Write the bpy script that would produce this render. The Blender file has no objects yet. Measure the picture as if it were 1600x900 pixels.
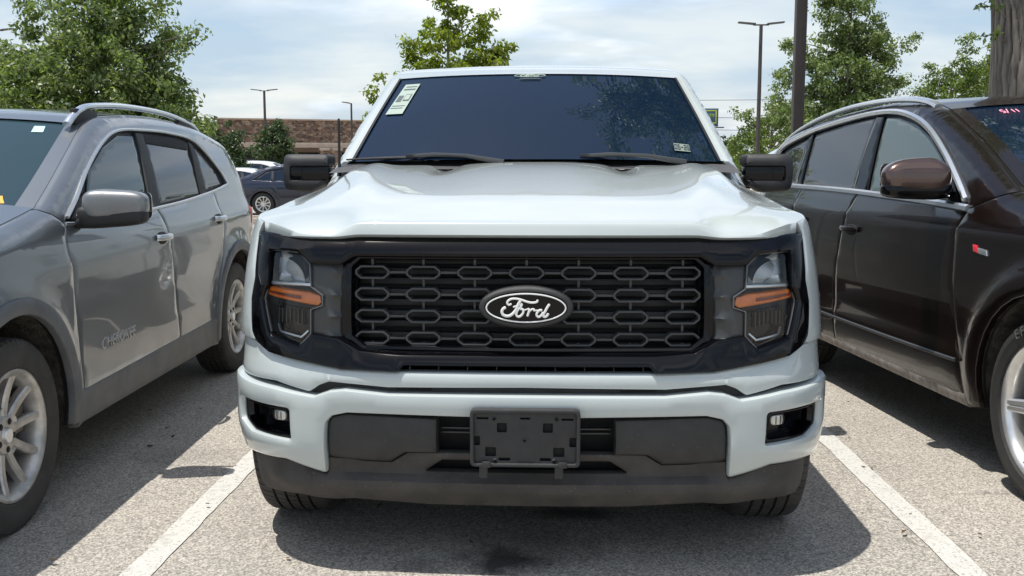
import bpy, bmesh, math, random
import numpy as np
from mathutils import Vector, Matrix
from mathutils.geometry import delaunay_2d_cdt
random.seed(7); rng = np.random.default_rng(7)
S = bpy.context.scene; COL = S.collection
R = math.radians; PI = math.pi

# ------------------------------------------------------------ camera, sky, sun, exposure
cam = bpy.data.cameras.new('camera'); cam.sensor_width = 36; cam.lens = 1560/1600*36
cam.clip_start = .05; cam.clip_end = 3000
camo = bpy.data.objects.new('camera', cam); COL.objects.link(camo); S.camera = camo
camo.location = (0, 0, 1.37); camo.rotation_euler = (R(90-6.8717), 0, R(2.296))

SUN_DIR = Vector((-.25, -.07, 1)).normalized()          # towards the sun
sun = bpy.data.lights.new('sun', 'SUN'); sun.energy = 4.4; sun.angle = R(.5); sun.color = (1, .955, .88)
suno = bpy.data.objects.new('sun', sun); COL.objects.link(suno)
suno.rotation_euler = SUN_DIR.to_track_quat('Z', 'Y').to_euler()
W = bpy.data.worlds.new('World'); S.world = W; W.use_nodes = True
nt = W.node_tree; nt.nodes.clear()
def wn(t, **k):
    n = nt.nodes.new(t)
    for a, b in k.items(): setattr(n, a, b)
    return n
sky = wn('ShaderNodeTexSky', sky_type='NISHITA', sun_disc=False)
sky.sun_elevation = math.asin(SUN_DIR.z); sky.sun_rotation = math.atan2(SUN_DIR.x, SUN_DIR.y)
sky.air_density = 1.3; sky.dust_density = 1.5
tc = wn('ShaderNodeTexCoord'); sp = wn('ShaderNodeSeparateXYZ'); nt.links.new(tc.outputs['Generated'], sp.inputs[0])
az = wn('ShaderNodeMath', operation='ABSOLUTE'); nt.links.new(sp.outputs[2], az.inputs[0])
ad = wn('ShaderNodeMath', operation='ADD'); nt.links.new(az.outputs[0], ad.inputs[0]); ad.inputs[1].default_value = .22
dx = wn('ShaderNodeMath', operation='DIVIDE'); dy = wn('ShaderNodeMath', operation='DIVIDE')
nt.links.new(sp.outputs[0], dx.inputs[0]); nt.links.new(sp.outputs[1], dy.inputs[0])
nt.links.new(ad.outputs[0], dx.inputs[1]); nt.links.new(ad.outputs[0], dy.inputs[1])
cb = wn('ShaderNodeCombineXYZ'); nt.links.new(dx.outputs[0], cb.inputs[0]); nt.links.new(dy.outputs[0], cb.inputs[1])
mp = wn('ShaderNodeMapping'); mp.inputs['Scale'].default_value = (.62, .95, 1); mp.inputs['Location'].default_value = (1.3, .6, 0)
nt.links.new(cb.outputs[0], mp.inputs[0])
n1 = wn('ShaderNodeTexNoise'); n1.inputs['Scale'].default_value = 1.1; n1.inputs['Detail'].default_value = 7
n1.inputs['Roughness'].default_value = .52; n1.inputs['Distortion'].default_value = .35
nt.links.new(mp.outputs[0], n1.inputs['Vector'])
rp = wn('ShaderNodeValToRGB'); rp.color_ramp.elements[0].position = .46; rp.color_ramp.elements[1].position = .64
rp.color_ramp.elements[0].color = (.04,)*3 + (1,); rp.color_ramp.elements[1].color = (.97,)*3 + (1,)
nt.links.new(n1.outputs['Fac'], rp.inputs[0])
n2 = wn('ShaderNodeTexNoise'); n2.inputs['Scale'].default_value = 2.3; n2.inputs['Detail'].default_value = 5
nt.links.new(mp.outputs[0], n2.inputs['Vector'])
cr = wn('ShaderNodeValToRGB'); cr.color_ramp.elements[0].position = .36; cr.color_ramp.elements[1].position = .62
cr.color_ramp.elements[0].color = (4.7, 6.2, 8.3, 1); cr.color_ramp.elements[1].color = (9.4, 9.7, 10.0, 1)
nt.links.new(n2.outputs['Fac'], cr.inputs[0])
hz = wn('ShaderNodeMapRange'); hz.inputs[1].default_value = .02; hz.inputs[2].default_value = .50; hz.inputs[3].default_value = .62; hz.inputs[4].default_value = 0.
nt.links.new(az.outputs[0], hz.inputs[0])          # cloud banks close up towards the horizon
mxh = wn('ShaderNodeMath', operation='MAXIMUM'); nt.links.new(rp.outputs[0], mxh.inputs[0]); nt.links.new(hz.outputs[0], mxh.inputs[1])
mx = wn('ShaderNodeMix', data_type='RGBA'); nt.links.new(mxh.outputs[0], mx.inputs[0])
nt.links.new(sky.outputs[0], mx.inputs[6]); nt.links.new(cr.outputs[0], mx.inputs[7])
bg = wn('ShaderNodeBackground'); bg.inputs[1].default_value = .1; nt.links.new(mx.outputs[2], bg.inputs[0])
wo = wn('ShaderNodeOutputWorld'); nt.links.new(bg.outputs[0], wo.inputs[0])
S.view_settings.view_transform = 'Standard'; S.view_settings.look = 'None'
S.view_settings.exposure = .33; S.view_settings.gamma = 1

# ------------------------------------------------------------ materials
MATS = {}
def mat(name, col, rough=.5, metal=0., coat=0., spec=.5, var=0., vscale=8., bump=0., bscale=200., speck=None, dirt=None,
        ior=1.5, coatr=.03, trans=None, stretch=None, aniso=None):
    if name in MATS: return MATS[name]
    m = bpy.data.materials.new(name); m.use_nodes = True; t = m.node_tree; N = t.nodes; L = t.links
    b = N['Principled BSDF']; o = N['Material Output']
    b.inputs['Roughness'].default_value = rough; b.inputs['Metallic'].default_value = metal
    b.inputs['Coat Weight'].default_value = coat; b.inputs['Coat Roughness'].default_value = coatr
    b.inputs['Specular IOR Level'].default_value = spec; b.inputs['IOR'].default_value = ior
    b.inputs['Base Color'].default_value = (*col, 1)
    t_c = N.new('ShaderNodeTexCoord'); vec = t_c.outputs['Object']
    if stretch:
        q = N.new('ShaderNodeMapping'); q.inputs['Scale'].default_value = stretch; L.new(vec, q.inputs[0]); vec = q.outputs[0]
    cur = None
    def mixc(fac, a, bcol, inv=False):
        k = N.new('ShaderNodeMix'); k.data_type = 'RGBA'
        if isinstance(fac, float): k.inputs[0].default_value = fac
        else: L.new(fac, k.inputs[0])
        if a is None: k.inputs[6].default_value = (*col, 1)
        else: L.new(a, k.inputs[6])
        if isinstance(bcol, tuple): k.inputs[7].default_value = (*bcol, 1)
        else: L.new(bcol, k.inputs[7])
        return k.outputs[2]
    def nz(sc, det=4, ro=.55):
        n = N.new('ShaderNodeTexNoise'); n.inputs['Scale'].default_value = sc; n.inputs['Detail'].default_value = det
        n.inputs['Roughness'].default_value = ro; L.new(vec, n.inputs['Vector']); return n.outputs['Fac']
    def ramp(f, a, b_, c0=(0, 0, 0), c1=(1, 1, 1)):
        r = N.new('ShaderNodeValToRGB'); r.color_ramp.elements[0].position = a; r.color_ramp.elements[1].position = b_
        r.color_ramp.elements[0].color = (*c0, 1); r.color_ramp.elements[1].color = (*c1, 1); L.new(f, r.inputs[0]); return r.outputs[0]
    if var:
        cur = ramp(nz(vscale), .3, .7, tuple(c*(1-var) for c in col), tuple(min(1, c*(1+var)) for c in col))
    if speck:
        cur = mixc(ramp(nz(speck[1], 2, .5), speck[2], speck[2]+.05), cur, speck[0])
    if dirt:      # (colour, z low, z high, amount): mud and dust thrown up from the road
        sx = N.new('ShaderNodeSeparateXYZ'); L.new(t_c.outputs['Object'], sx.inputs[0])
        mr = N.new('ShaderNodeMapRange'); mr.inputs[1].default_value = dirt[1]; mr.inputs[2].default_value = dirt[2]
        mr.inputs[3].default_value = dirt[3]; mr.inputs[4].default_value = 0; L.new(sx.outputs[2], mr.inputs[0])
        ml = N.new('ShaderNodeMath'); ml.operation = 'MULTIPLY'; L.new(mr.outputs[0], ml.inputs[0]); L.new(ramp(nz(9, 8, .7), .38, .62), ml.inputs[1])
        cur = mixc(ml.outputs[0], cur, dirt[0])
        rr = N.new('ShaderNodeMapRange'); rr.inputs[3].default_value = rough; rr.inputs[4].default_value = .8
        L.new(ml.outputs[0], rr.inputs[0]); L.new(rr.outputs[0], b.inputs['Roughness'])
        cw = N.new('ShaderNodeMapRange'); cw.inputs[3].default_value = coat; cw.inputs[4].default_value = 0
        L.new(ml.outputs[0], cw.inputs[0]); L.new(cw.outputs[0], b.inputs['Coat Weight'])
    if cur is not None: L.new(cur, b.inputs['Base Color'])
    if bump:
        bp = N.new('ShaderNodeBump'); bp.inputs['Strength'].default_value = bump; bp.inputs['Distance'].default_value = .01
        L.new(nz(bscale, 3), bp.inputs['Height']); L.new(bp.outputs[0], b.inputs['Normal'])
    if trans:
        # clear cover: fresnel mix of transparent and glossy
        fr = N.new('ShaderNodeFresnel'); fr.inputs[0].default_value = 1.5
        tr = N.new('ShaderNodeBsdfTransparent'); tr.inputs[0].default_value = (*trans, 1)
        gl = N.new('ShaderNodeBsdfGlossy'); gl.inputs['Roughness'].default_value = .02
        ms = N.new('ShaderNodeMixShader'); L.new(fr.outputs[0], ms.inputs[0]); L.new(tr.outputs[0], ms.inputs[1]); L.new(gl.outputs[0], ms.inputs[2])
        L.new(ms.outputs[0], o.inputs[0])
    MATS[name] = m; return m

M = dict(
 white=mat('pale_grey_paint', (.440, .484, .480), .24, 0, 1., var=.02, vscale=3),
 gloss=mat('gloss_black', (.002, .002, .003), .05, 0, 0., spec=.29, speck=((.03, .03, .03), 420, .76)),
 tex=mat('textured_black_plastic', (.025, .025, .026), .5, var=.25, vscale=14, bump=.25, bscale=700, speck=((.12, .115, .10), 170, .72)),
 dusty=mat('dusty_black_plastic', (.050, .046, .043), .72, var=.3, vscale=9, bump=.25, bscale=600, speck=((.14, .13, .115), 150, .68)),
 plain=mat('matte_black', (.012, .012, .013), .55, bump=.1, bscale=500),
 void=mat('deep_black', (.004, .004, .005), .7),
 mesh=mat('satin_black_grille', (.040, .042, .043), .30, bump=.1, bscale=900),
 glass=mat('tinted_glass', (.004, .012, .028), .0, 0, 0, .5, ior=1.52),
 greyglass=mat('green_tint_lit_glass', (.085, .112, .110), .0, 0, 0, .5, ior=1.5),  # greenish tint, with light coming through the panes put into the colour
 clear=mat('clear_lens', (1, 1, 1), 0, trans=(.93, .95, .95)),
 chrome=mat('chrome', (.75, .76, .78), .08, 1.),
 satin=mat('satin_chrome', (.74, .76, .78), .32, .9),
 silver=mat('reflector_silver', (.85, .87, .86), .25, .35),
 amber=mat('amber_plastic', (.95, .23, .012), .25, 0, 1., var=.15, vscale=30),
 amberd=mat('dark_amber', (.10, .02, .01), .3, 0, 1.),
 rubber=mat('tyre_rubber', (.022, .022, .021), .75, var=.2, vscale=12, bump=.3, bscale=240),
 rubber_d=mat('dusty_tyre_rubber', (.050, .046, .042), .85, var=.3, vscale=9, bump=.3, bscale=240),
 rim=mat('cast_alloy', (.72, .72, .71), .30, .85, var=.12, vscale=14),
 rimd=mat('dusty_alloy', (.52, .50, .47), .42, .7, var=.25, vscale=18),
 disc=mat('brake_disc', (.18, .15, .12), .45, .8),
 grey=mat('grey_metallic', (.175, .190, .205), .34, .55, 1., var=.03, vscale=4, dirt=((.20, .18, .15), .2, .65, .40)),
 greyclad=mat('grey_cladding', (.11, .117, .125), .5, var=.2, vscale=10, dirt=((.24, .21, .17), .2, .8, .6)),
 brown=mat('dark_brown_metallic', (.0105, .0060, .0050), .22, .25, .6, spec=.3, dirt=((.22, .19, .15), .2, .42, .35)),
 brown_cap=mat('brown_metallic_cap', (.085, .048, .038), .26, .6, 1.),
 liner=mat('wheel_liner', (.05, .043, .036), .95, var=.7, vscale=18, bump=1., bscale=60),
 white_em=mat('white_enamel', (.82, .82, .80), .3),
 paper=mat('pale_sticker', (.30, .37, .32), .5, var=.03),
 ink=mat('sticker_ink', (.06, .08, .09), .6),
 mint=mat('mint_sticker', (.42, .75, .68), .5),
 pink=mat('pink_marker', (.85, .30, .42), .5),
 red=mat('red_lens', (.55, .02, .03), .15, 0, 1.),
 seal=mat('lamp_edge', (.10, .105, .11), .2, .3, 1.),
 teal=mat('windscreen_teal_glass', (.022, .045, .055), .0, 0, 0, .5),
 midglass=mat('grey_cloud_sheen_glass', (.050, .053, .058), .0, 0, 0, .5),  # grey raised so the colour carries clouds reflected in the rear panes
 bright=mat('bright_trim', (.88, .90, .93), .22, .9),
 cowl=mat('cowl_plastic', (.06, .06, .062), .6, bump=.2, bscale=400),
)

# ------------------------------------------------------------ geometry helpers
def tag(o, label=None, cat=None, group=None, kind=None):
    if label: o['label'] = label
    if cat: o['category'] = cat
    if group: o['group'] = group
    if kind: o['kind'] = kind
    return o
def empty(name, loc=(0, 0, 0), rz=0, parent=None):
    o = bpy.data.objects.new(name, None); o.empty_display_size = .2; COL.objects.link(o)
    o.location = loc; o.rotation_euler = (0, 0, rz); o.parent = parent; return o
def link(name, me, parent=None, loc=(0, 0, 0)):
    o = bpy.data.objects.new(name, me); COL.objects.link(o); o.parent = parent; o.location = loc; return o
class MB:
    def __init__(s): s.v = []; s.f = []
    def add(s, V, F, M4=None):
        n = len(s.v)
        if M4 is not None: V = [M4 @ Vector(p) for p in V]
        s.v += [tuple(p) for p in V]; s.f += [tuple(i+n for i in f) for f in F]; return s
    def mesh(s, name, m, sharp=35, smooth=True):
        me = bpy.data.meshes.new(name); me.from_pydata(s.v, [], s.f); me.materials.append(m)
        if smooth:
            me.shade_smooth()
            if sharp: me.set_sharp_from_angle(angle=R(sharp))
        me.validate(); return me
    def build(s, name, m, parent=None, sharp=35, smooth=True, loc=(0, 0, 0)):
        return link(name, s.mesh(name, m, sharp, smooth), parent, loc)
def boxg(size, loc=(0, 0, 0), bev=0., rot=None, seg=2):
    bm = bmesh.new(); bmesh.ops.create_cube(bm, size=1)
    for v in bm.verts: v.co = Vector((v.co.x*size[0], v.co.y*size[1], v.co.z*size[2]))
    if bev: bmesh.ops.bevel(bm, geom=bm.edges[:], offset=bev, segments=seg, profile=.6, affect='EDGES')
    bm.verts.ensure_lookup_table()
    Mx = Matrix.Translation(loc) @ (rot.to_4x4() if rot is not None else Matrix.Identity(4))
    V = [Mx @ v.co for v in bm.verts]; F = [[v.index for v in f.verts] for f in bm.faces]; bm.free(); return V, F
def euler(x=0, y=0, z=0):
    from mathutils import Euler
    return Euler((x, y, z)).to_matrix()
def grid(rows, close=False):
    V = [p for r in rows for p in r]; n = len(rows[0]); F = []
    for i in range(len(rows)-1):
        for j in range(n if close else n-1):
            k = (j+1) % n; F.append((i*n+j, i*n+k, (i+1)*n+k, (i+1)*n+j))
    return V, F
def tubeg(pts, r, seg=8, caps=True, flat=1., flatdir=None):
    pts = [Vector(p) for p in pts]; n = len(pts); rows = []
    rr = r if isinstance(r, (list, tuple)) else [r]*n
    up = Vector((0, 0, 1)); prev = None
    for i, p in enumerate(pts):
        t = (pts[min(i+1, n-1)]-pts[max(i-1, 0)]).normalized()
        if flatdir is not None: a = Vector(flatdir); a = (a-t*a.dot(t)).normalized(); b = t.cross(a)
        else:
            if prev is None: prev = up if abs(t.z) < .9 else Vector((1, 0, 0))
            a = (prev-t*prev.dot(t)).normalized(); b = t.cross(a); prev = a
        rows.append([p+(a*math.cos(2*PI*k/seg)*flat+b*math.sin(2*PI*k/seg))*rr[i] for k in range(seg)])
    V, F = grid(rows, True)
    if caps: F += [tuple(range(seg))[::-1], tuple(range((n-1)*seg, n*seg))]
    return V, F
def latheg(prof, seg=48, axis='x'):
    rows = []
    for a, r in prof:
        row = []
        for k in range(seg):
            c, s = math.cos(2*PI*k/seg)*r, math.sin(2*PI*k/seg)*r
            row.append((a, c, s) if axis == 'x' else (c, s, a) if axis == 'z' else (c, a, s))
        rows.append(row)
    return grid(rows, True)
def catmull(P, n=6, closed=False):
    P = [np.array(p, float) for p in P]; out = []; N = len(P)
    for i in range(N if closed else N-1):
        if closed: a, b, c, d = P[i-1], P[i], P[(i+1) % N], P[(i+2) % N]
        else: a, b, c, d = P[max(i-1, 0)], P[i], P[i+1], P[min(i+2, N-1)]
        for k in range(n):
            t = k/n; out.append(.5*((2*b)+(c-a)*t+(2*a-5*b+4*c-d)*t*t+(3*b-a-3*c+d)*t**3))
    if not closed: out.append(P[-1])
    return [tuple(p) for p in out]
class Curve1:                      # monotone cubic through (x, y) points
    def __init__(s, pts):
        s.x = [float(p[0]) for p in pts]; s.y = [float(p[1]) for p in pts]; n = len(pts)
        h = [s.x[i+1]-s.x[i] for i in range(n-1)]; d = [(s.y[i+1]-s.y[i])/h[i] for i in range(n-1)]
        m = [d[0]]+[0 if d[i-1]*d[i] <= 0 else 3*(h[i-1]+h[i])/((2*h[i]+h[i-1])/d[i-1]+(h[i]+2*h[i-1])/d[i]) for i in range(1, n-1)]+[d[-1]]
        s.h = h; s.m = m
    def __call__(s, x):
        if x <= s.x[0]: return s.y[0]
        if x >= s.x[-1]: return s.y[-1]
        i = 0
        while x > s.x[i+1]: i += 1
        t = (x-s.x[i])/s.h[i]; t2 = t*t; t3 = t2*t
        return (2*t3-3*t2+1)*s.y[i]+(t3-2*t2+t)*s.h[i]*s.m[i]+(-2*t3+3*t2)*s.y[i+1]+(t3-t2)*s.h[i]*s.m[i+1]
def smooth(a, b, x):
    t = min(1, max(0, (x-a)/(b-a))); return t*t*(3-2*t)

# ---- polygons
def area(P): return .5*sum(P[i][0]*P[(i+1) % len(P)][1]-P[(i+1) % len(P)][0]*P[i][1] for i in range(len(P)))
def ccw(P): return list(P) if area(P) > 0 else list(P)[::-1]
def arc(cx, cy, r, a0, a1, n=14, ry=None):
    ry = ry or r
    return [(cx+r*math.cos(R(a0+(a1-a0)*i/n)), cy+ry*math.sin(R(a0+(a1-a0)*i/n))) for i in range(n+1)]
def fillet(P, r, n=4):
    out = []; N = len(P)
    for i in range(N):
        p = P[i]; rad = p[2] if len(p) > 2 else r; a = Vector(P[i-1][:2]); b = Vector(p[:2]); c = Vector(P[(i+1) % N][:2])
        if rad <= 0: out.append(tuple(b)); continue
        u = a-b; v = c-b; lu, lv = u.length, v.length
        if lu < 1e-6 or lv < 1e-6: continue
        u /= lu; v /= lv; ang = u.angle(v)
        if ang > 3.05: out.append(tuple(b)); continue
        d = min(rad/math.tan(ang/2), lu*.45, lv*.45)
        p0 = b+u*d; p1 = b+v*d
        for k in range(n+1):
            t = k/n; q = p0*(1-t)**2+b*2*t*(1-t)+p1*t*t; out.append((q.x, q.y))
    return out
def densify(P, res):
    out = []; N = len(P)
    for i in range(N):
        a = P[i]; b = P[(i+1) % N]; d = math.dist(a[:2], b[:2])
        if d < 1e-5: continue
        k = max(1, int(math.ceil(d/res)))
        for j in range(k): out.append((a[0]+(b[0]-a[0])*j/k, a[1]+(b[1]-a[1])*j/k))
    return out
def offset(P, d):                  # inward for a counter-clockwise polygon
    N = len(P); out = []
    for i in range(N):
        ax, ay = P[i-1]; bx, by = P[i]; cx, cy = P[(i+1) % N]
        ux, uy = bx-ax, by-ay; vx, vy = cx-bx, cy-by; lu = math.hypot(ux, uy) or 1e-9; lv = math.hypot(vx, vy) or 1e-9
        n1 = (-uy/lu, ux/lu); n2 = (-vy/lv, vx/lv); sx, sy = n1[0]+n2[0], n1[1]+n2[1]
        k = max(.35, 1+n1[0]*n2[0]+n1[1]*n2[1]); out.append((bx+sx*d/k, by+sy*d/k))
    return out
def inside(pts, P):
    x, y = pts[:, 0], pts[:, 1]; r = np.zeros(len(pts), bool); Q = np.array(P); n = len(Q)
    for i in range(n):
        x1, y1 = Q[i]; x2, y2 = Q[(i+1) % n]
        if y1 == y2: continue
        c = ((y1 > y) != (y2 > y)) & (x < (x2-x1)*(y-y1)/(y2-y1)+x1); r ^= c
    return r
def dist(pts, P):
    Q = np.array(P); D = np.full(len(pts), 1e9)
    for i in range(len(Q)):
        a = Q[i]; b = Q[(i+1) % len(Q)]; ab = b-a; L = ab@ab
        t = np.clip(((pts-a)@ab)/L, 0, 1) if L > 0 else 0*pts[:, 0]
        d = np.hypot(*(pts-a-np.outer(t, ab)).T); D = np.minimum(D, d)
    return D
def panelg(poly, fn, holes=(), th=.02, bev=.004, res=.05, extra=(), shrink=0., back=False):
    """a sheet cut to an outline in (u, v), wrapped on fn(u, v, depth), with rounded and folded-back edges"""
    O = densify(ccw([p[:2] for p in poly]), res)
    if shrink: O = offset(O, shrink)
    Hs = [densify(ccw([p[:2] for p in h])[::-1], res) for h in holes]
    loops = [O]+Hs; tops = [offset(l, bev) if bev else l for l in loops]
    xs = [p[0] for p in O]; ys = [p[1] for p in O]
    gx = np.arange(min(xs)+res*.5, max(xs), res); gy = np.arange(min(ys)+res*.5, max(ys), res)
    G = np.array([(a, b) for a in gx for b in gy]+list(extra)) if len(gx)*len(gy)+len(extra) else np.zeros((0, 2))
    if len(G):
        k = inside(G, tops[0]) & (dist(G, tops[0]) > min(.35*res, .012))
        for h in tops[1:]: k &= ~inside(G, h) & (dist(G, h) > min(.35*res, .012))
        G = G[k]
    pts = []; edges = []
    for l in tops:
        n = len(pts); pts += l; edges += [(n+i, n+(i+1) % len(l)) for i in range(len(l))]
    nb = len(pts); pts += [tuple(p) for p in G]
    r = delaunay_2d_cdt([Vector(p) for p in pts], edges, [], 1, 1e-6)
    V = [fn(p.x, p.y, 0.) for p in r[0]]; F = [tuple(f) for f in r[2]]
    cen = np.array([[sum(r[0][i].x for i in f)/len(f), sum(r[0][i].y for i in f)/len(f)] for f in F])
    keep = inside(cen, tops[0])
    for h in tops[1:]: keep &= ~inside(cen, h)
    F = [f for f, k_ in zip(F, keep) if k_]
    inv = {}
    for i, ids in enumerate(r[3]):
        for j in ids: inv[j] = i
    n0 = 0
    for l, tp in zip(loops, tops):
        m = len(l); prev = [inv.get(n0+i) for i in range(m)]; n0 += m
        rings = []
        if bev: rings += [(offset(l, bev*.29), bev*.29), (l, bev)]
        rings += [(l, max(th, bev*1.01))]
        for q, d in rings:
            base = len(V); V += [fn(p[0], p[1], d) for p in q]; cur = list(range(base, base+m))
            for i in range(m):
                k = (i+1) % m
                if prev[i] is None or prev[k] is None: continue
                F.append((prev[i], cur[i], cur[k], prev[k]))
            prev = cur
    return V, F
def flatfn(origin, ux, uz):        # a plane map: u along ux, v along uz, depth along -(ux x uz)
    o, a, b = Vector(origin), Vector(ux).normalized(), Vector(uz).normalized(); n = a.cross(b)
    return lambda u, v, d: o+a*u+b*v-n*d
def panel(name, poly, fn, m, parent, **k):
    sh = k.pop('sharp', 35); return MB().add(*panelg(poly, fn, **k)).build(name, m, parent, sh)
def text_mesh(name, body, size, m, parent, mw, ext=.0015, shear=0, align='CENTER', space=1.0):
    c = bpy.data.curves.new(name, 'FONT'); c.body = body; c.size = size; c.extrude = ext; c.shear = shear
    c.align_x = align; c.align_y = 'CENTER'; c.space_character = space
    o = bpy.data.objects.new(name, c); COL.objects.link(o)
    dg = bpy.context.evaluated_depsgraph_get(); me = bpy.data.meshes.new_from_object(o.evaluated_get(dg))
    bpy.data.objects.remove(o); me.materials.clear(); me.materials.append(m)
    me.transform(mw); return link(name, me, parent)

# ------------------------------------------------------------ wheels
def tyre_geo(R_, w, rr, grooves=4, blocks=64, deep=.009):
    h = w/2; prof = [(-h*.80, rr), (-h*.97, rr+.02), (-h, (R_+rr)/2), (-h*.97, R_-.035), (-h*.90, R_-.014)]
    tw = h*.80; n = grooves; cell = 2*tw/(n+1); g = cell*.13
    for i in range(n+1):
        a = -tw+cell*i; crown = lambda x: R_-.006*(abs(x)/tw)**2
        l = a+(g if i else 0); r_ = a+cell-(g if i < n else 0)
        prof += [(l, crown(l)), (r_, crown(r_))]
        if i < n: prof += [(r_+.001, R_-deep-.003), (a+cell+g-.001, R_-deep-.003)]
    prof += [(h*.90, R_-.014), (h*.97, R_-.035), (h, (R_+rr)/2), (h*.985, rr+.045), (h*.975, rr+.040), (h*.95, rr+.015), (h*.80, rr)]
    ang = []
    for k in range(blocks):
        a0 = 2*PI*k/blocks; s = 2*PI/blocks
        ang += [(a0, 1), (a0+s*.82, 1), (a0+s*.86, 0), (a0+s*.96, 0)]
    rows = []
    for i, (a, r) in enumerate(prof):
        row = []
        for t, top in ang:
            rad = r
            if not top and r > R_-.02 and abs(a) > 0: rad = r-.005
            tt = t + (.10*a/h if r > R_-.03 else .10*a/h)
            row.append((a, math.cos(tt)*rad, math.sin(tt)*rad))
        rows.append(row)
    return grid(rows, True)
def rim_geo(w, rr, style, dish=.0):
    mb = MB(); h = w/2
    lip = h*.86
    mb.add(*latheg([(-h*.8, rr), (-h*.8, rr-.012), (lip-.10, rr-.028), (lip-.03, rr-.030), (lip-.012, rr-.022), (lip, rr-.012), (lip+.006, rr-.003), (lip+.004, rr+.006), (lip-.008, rr+.008)], 72))
    hub = lip-.035
    def bar(a0, r0, w0, a1, r1, w1, x0, x1, th=.035, groove=False):
        p0 = Vector((0, math.cos(a0)*r0, math.sin(a0)*r0)); p1 = Vector((0, math.cos(a1)*r1, math.sin(a1)*r1))
        d = (p1-p0).normalized(); s = Vector((0, -d.z, d.y)); rows = []
        for k in range(7):
            t = k/6; c = p0.lerp(p1, t); ww = w0+(w1-w0)*t**1.2; x = x0+(x1-x0)*t-.010*math.sin(PI*t)
            ch = .28
            pr = [(-1, -th), (-1, -.008), (-1+ch, 0)]+([(-.18, 0), (0, -.007), (.18, 0)] if groove else [(0, .001)])+[(1-ch, 0), (1, -.008), (1, -th)]
            rows.append([c+s*(a*ww)+Vector((x+b, 0, 0)) for a, b in pr])
        mb.add(*grid(rows))
    if style == 'split':           # five pairs of forked spokes
        for k in range(5):
            a = R(90+72*k+6)
            for s_ in (-1, 1):
                bar(a+s_*R(18), .048, .019, a+s_*R(17.5), rr-.016, .0175, hub-.004, lip-.010)
            bar(a, .05, .030, a, .105, .016, hub-.006, hub-.004)
    elif style == 'wide':
        for k in range(6):
            a = R(60*k+5); bar(a, .05, .038, a, rr-.012, .026, hub-.03, lip-.006, .05, True)
    else:
        for k in range(10):
            a = R(36*k+9); bar(a, .03, .013, a+R(6), rr-.012, .017, hub+.01, lip-.006, .03)
    mb.add(*latheg([(hub-.06, .075), (hub-.004, .075), (hub+.004, .068), (hub+.004, .034), (hub+.012, .030), (hub+.014, .0)], 40))
    return mb, hub
WM = {}
def wheel(parent, x, y, R_, w, rr, style, side, steer=0, tyre='rubber', rim='rim', grooves=4, blocks=64, caps=True):
    e = empty('wheel', (x, y, R_-.004), 0 if side > 0 else PI, parent); e.rotation_euler.z += steer
    key = (R_, w, rr, style, tyre, rim)
    if key not in WM:
        mb, hub = rim_geo(w, rr, style)
        c = MB()
        c.add(*latheg([(0, .0), (hub+.016, .0), (hub+.016, .026), (hub+.010, .029), (hub, .030)], 32))
        nuts = MB()
        nuts.add(*latheg([(hub-.03, .013), (hub+.0052, .013), (hub+.0052, .0085), (hub+.009, .008), (hub+.010, 0)], 10))
        d = MB(); d.add(*latheg([(-.02, .05), (0, .05), (0, rr*.74), (-.025, rr*.74)], 48)); d.add(*boxg((.07, .10, .16), (.01, rr*.55, .05), .02))
        b = MB(); b.add(*latheg([(-.06, 0), (-.06, rr-.02)], 32))
        WM[key] = (MB().add(*tyre_geo(R_, w, rr, grooves, blocks)).mesh('tyre', M[tyre], 28), mb.mesh('rim', M[rim], 30), c.mesh('centre_cap', M['satin']),
                   nuts.mesh('wheel_nut', M['plain']), d.mesh('brake_disc', M['disc']), b.mesh('wheel_well_back', M['void']))
    for n, me in zip(('tyre', 'rim', 'centre_cap', 'wheel_nut', 'brake_disc', 'hub_plate'), WM[key]):
        if n == 'wheel_nut':
            for k in range(5 if caps else 0): a = R(90+72*k+42); link(n, me, e, (0, math.cos(a)*.055, math.sin(a)*.055))
        else: link(n, me, e)
    return e

# ------------------------------------------------------------ body surfaces of a vehicle
class Body:
    """half width X(y, z): profile over height, ends drawn in, bulges over the wheels, rounded top edge"""
    def __init__(s, prof, y0, y1, top, front=(.36, .50), rear=(.20, .40), rnd=.07, flare=(), bumps=None):
        s.prof = Curve1(prof); s.y0, s.y1 = y0, y1; s.top = top; s.front = front; s.rear = rear; s.rnd = rnd; s.flare = flare; s.bumps = bumps
    def raw(s, y, z):
        x = s.prof(z)
        for (c, L), yy in ((s.front, y-s.y0), (s.rear, s.y1-y)):
            if yy < L:
                t = 1-max(0, yy)/L; x -= c*(1-math.sqrt(max(0, 1-t*t)))
        for yc, zc, rad, amt in s.flare:
            d = math.hypot(y-yc, z-zc)-rad
            if z > .15: x += amt*math.exp(-(d/.06)**2)*(1 if d > 0 else 1)
        if s.bumps: x += s.bumps(y, z)
        return x
    def X(s, y, z):
        x = s.raw(y, z); d = s.top(y)-z; r = s.rnd
        if d < r:
            k = (r-max(0, d))/r; x -= r*(1-math.sqrt(max(0, 1-k*k)))
        return x
    def side(s, sg, off=0.):
        return lambda u, v, d: (sg*(s.X(u, v)-off-d), u, v)
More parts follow.
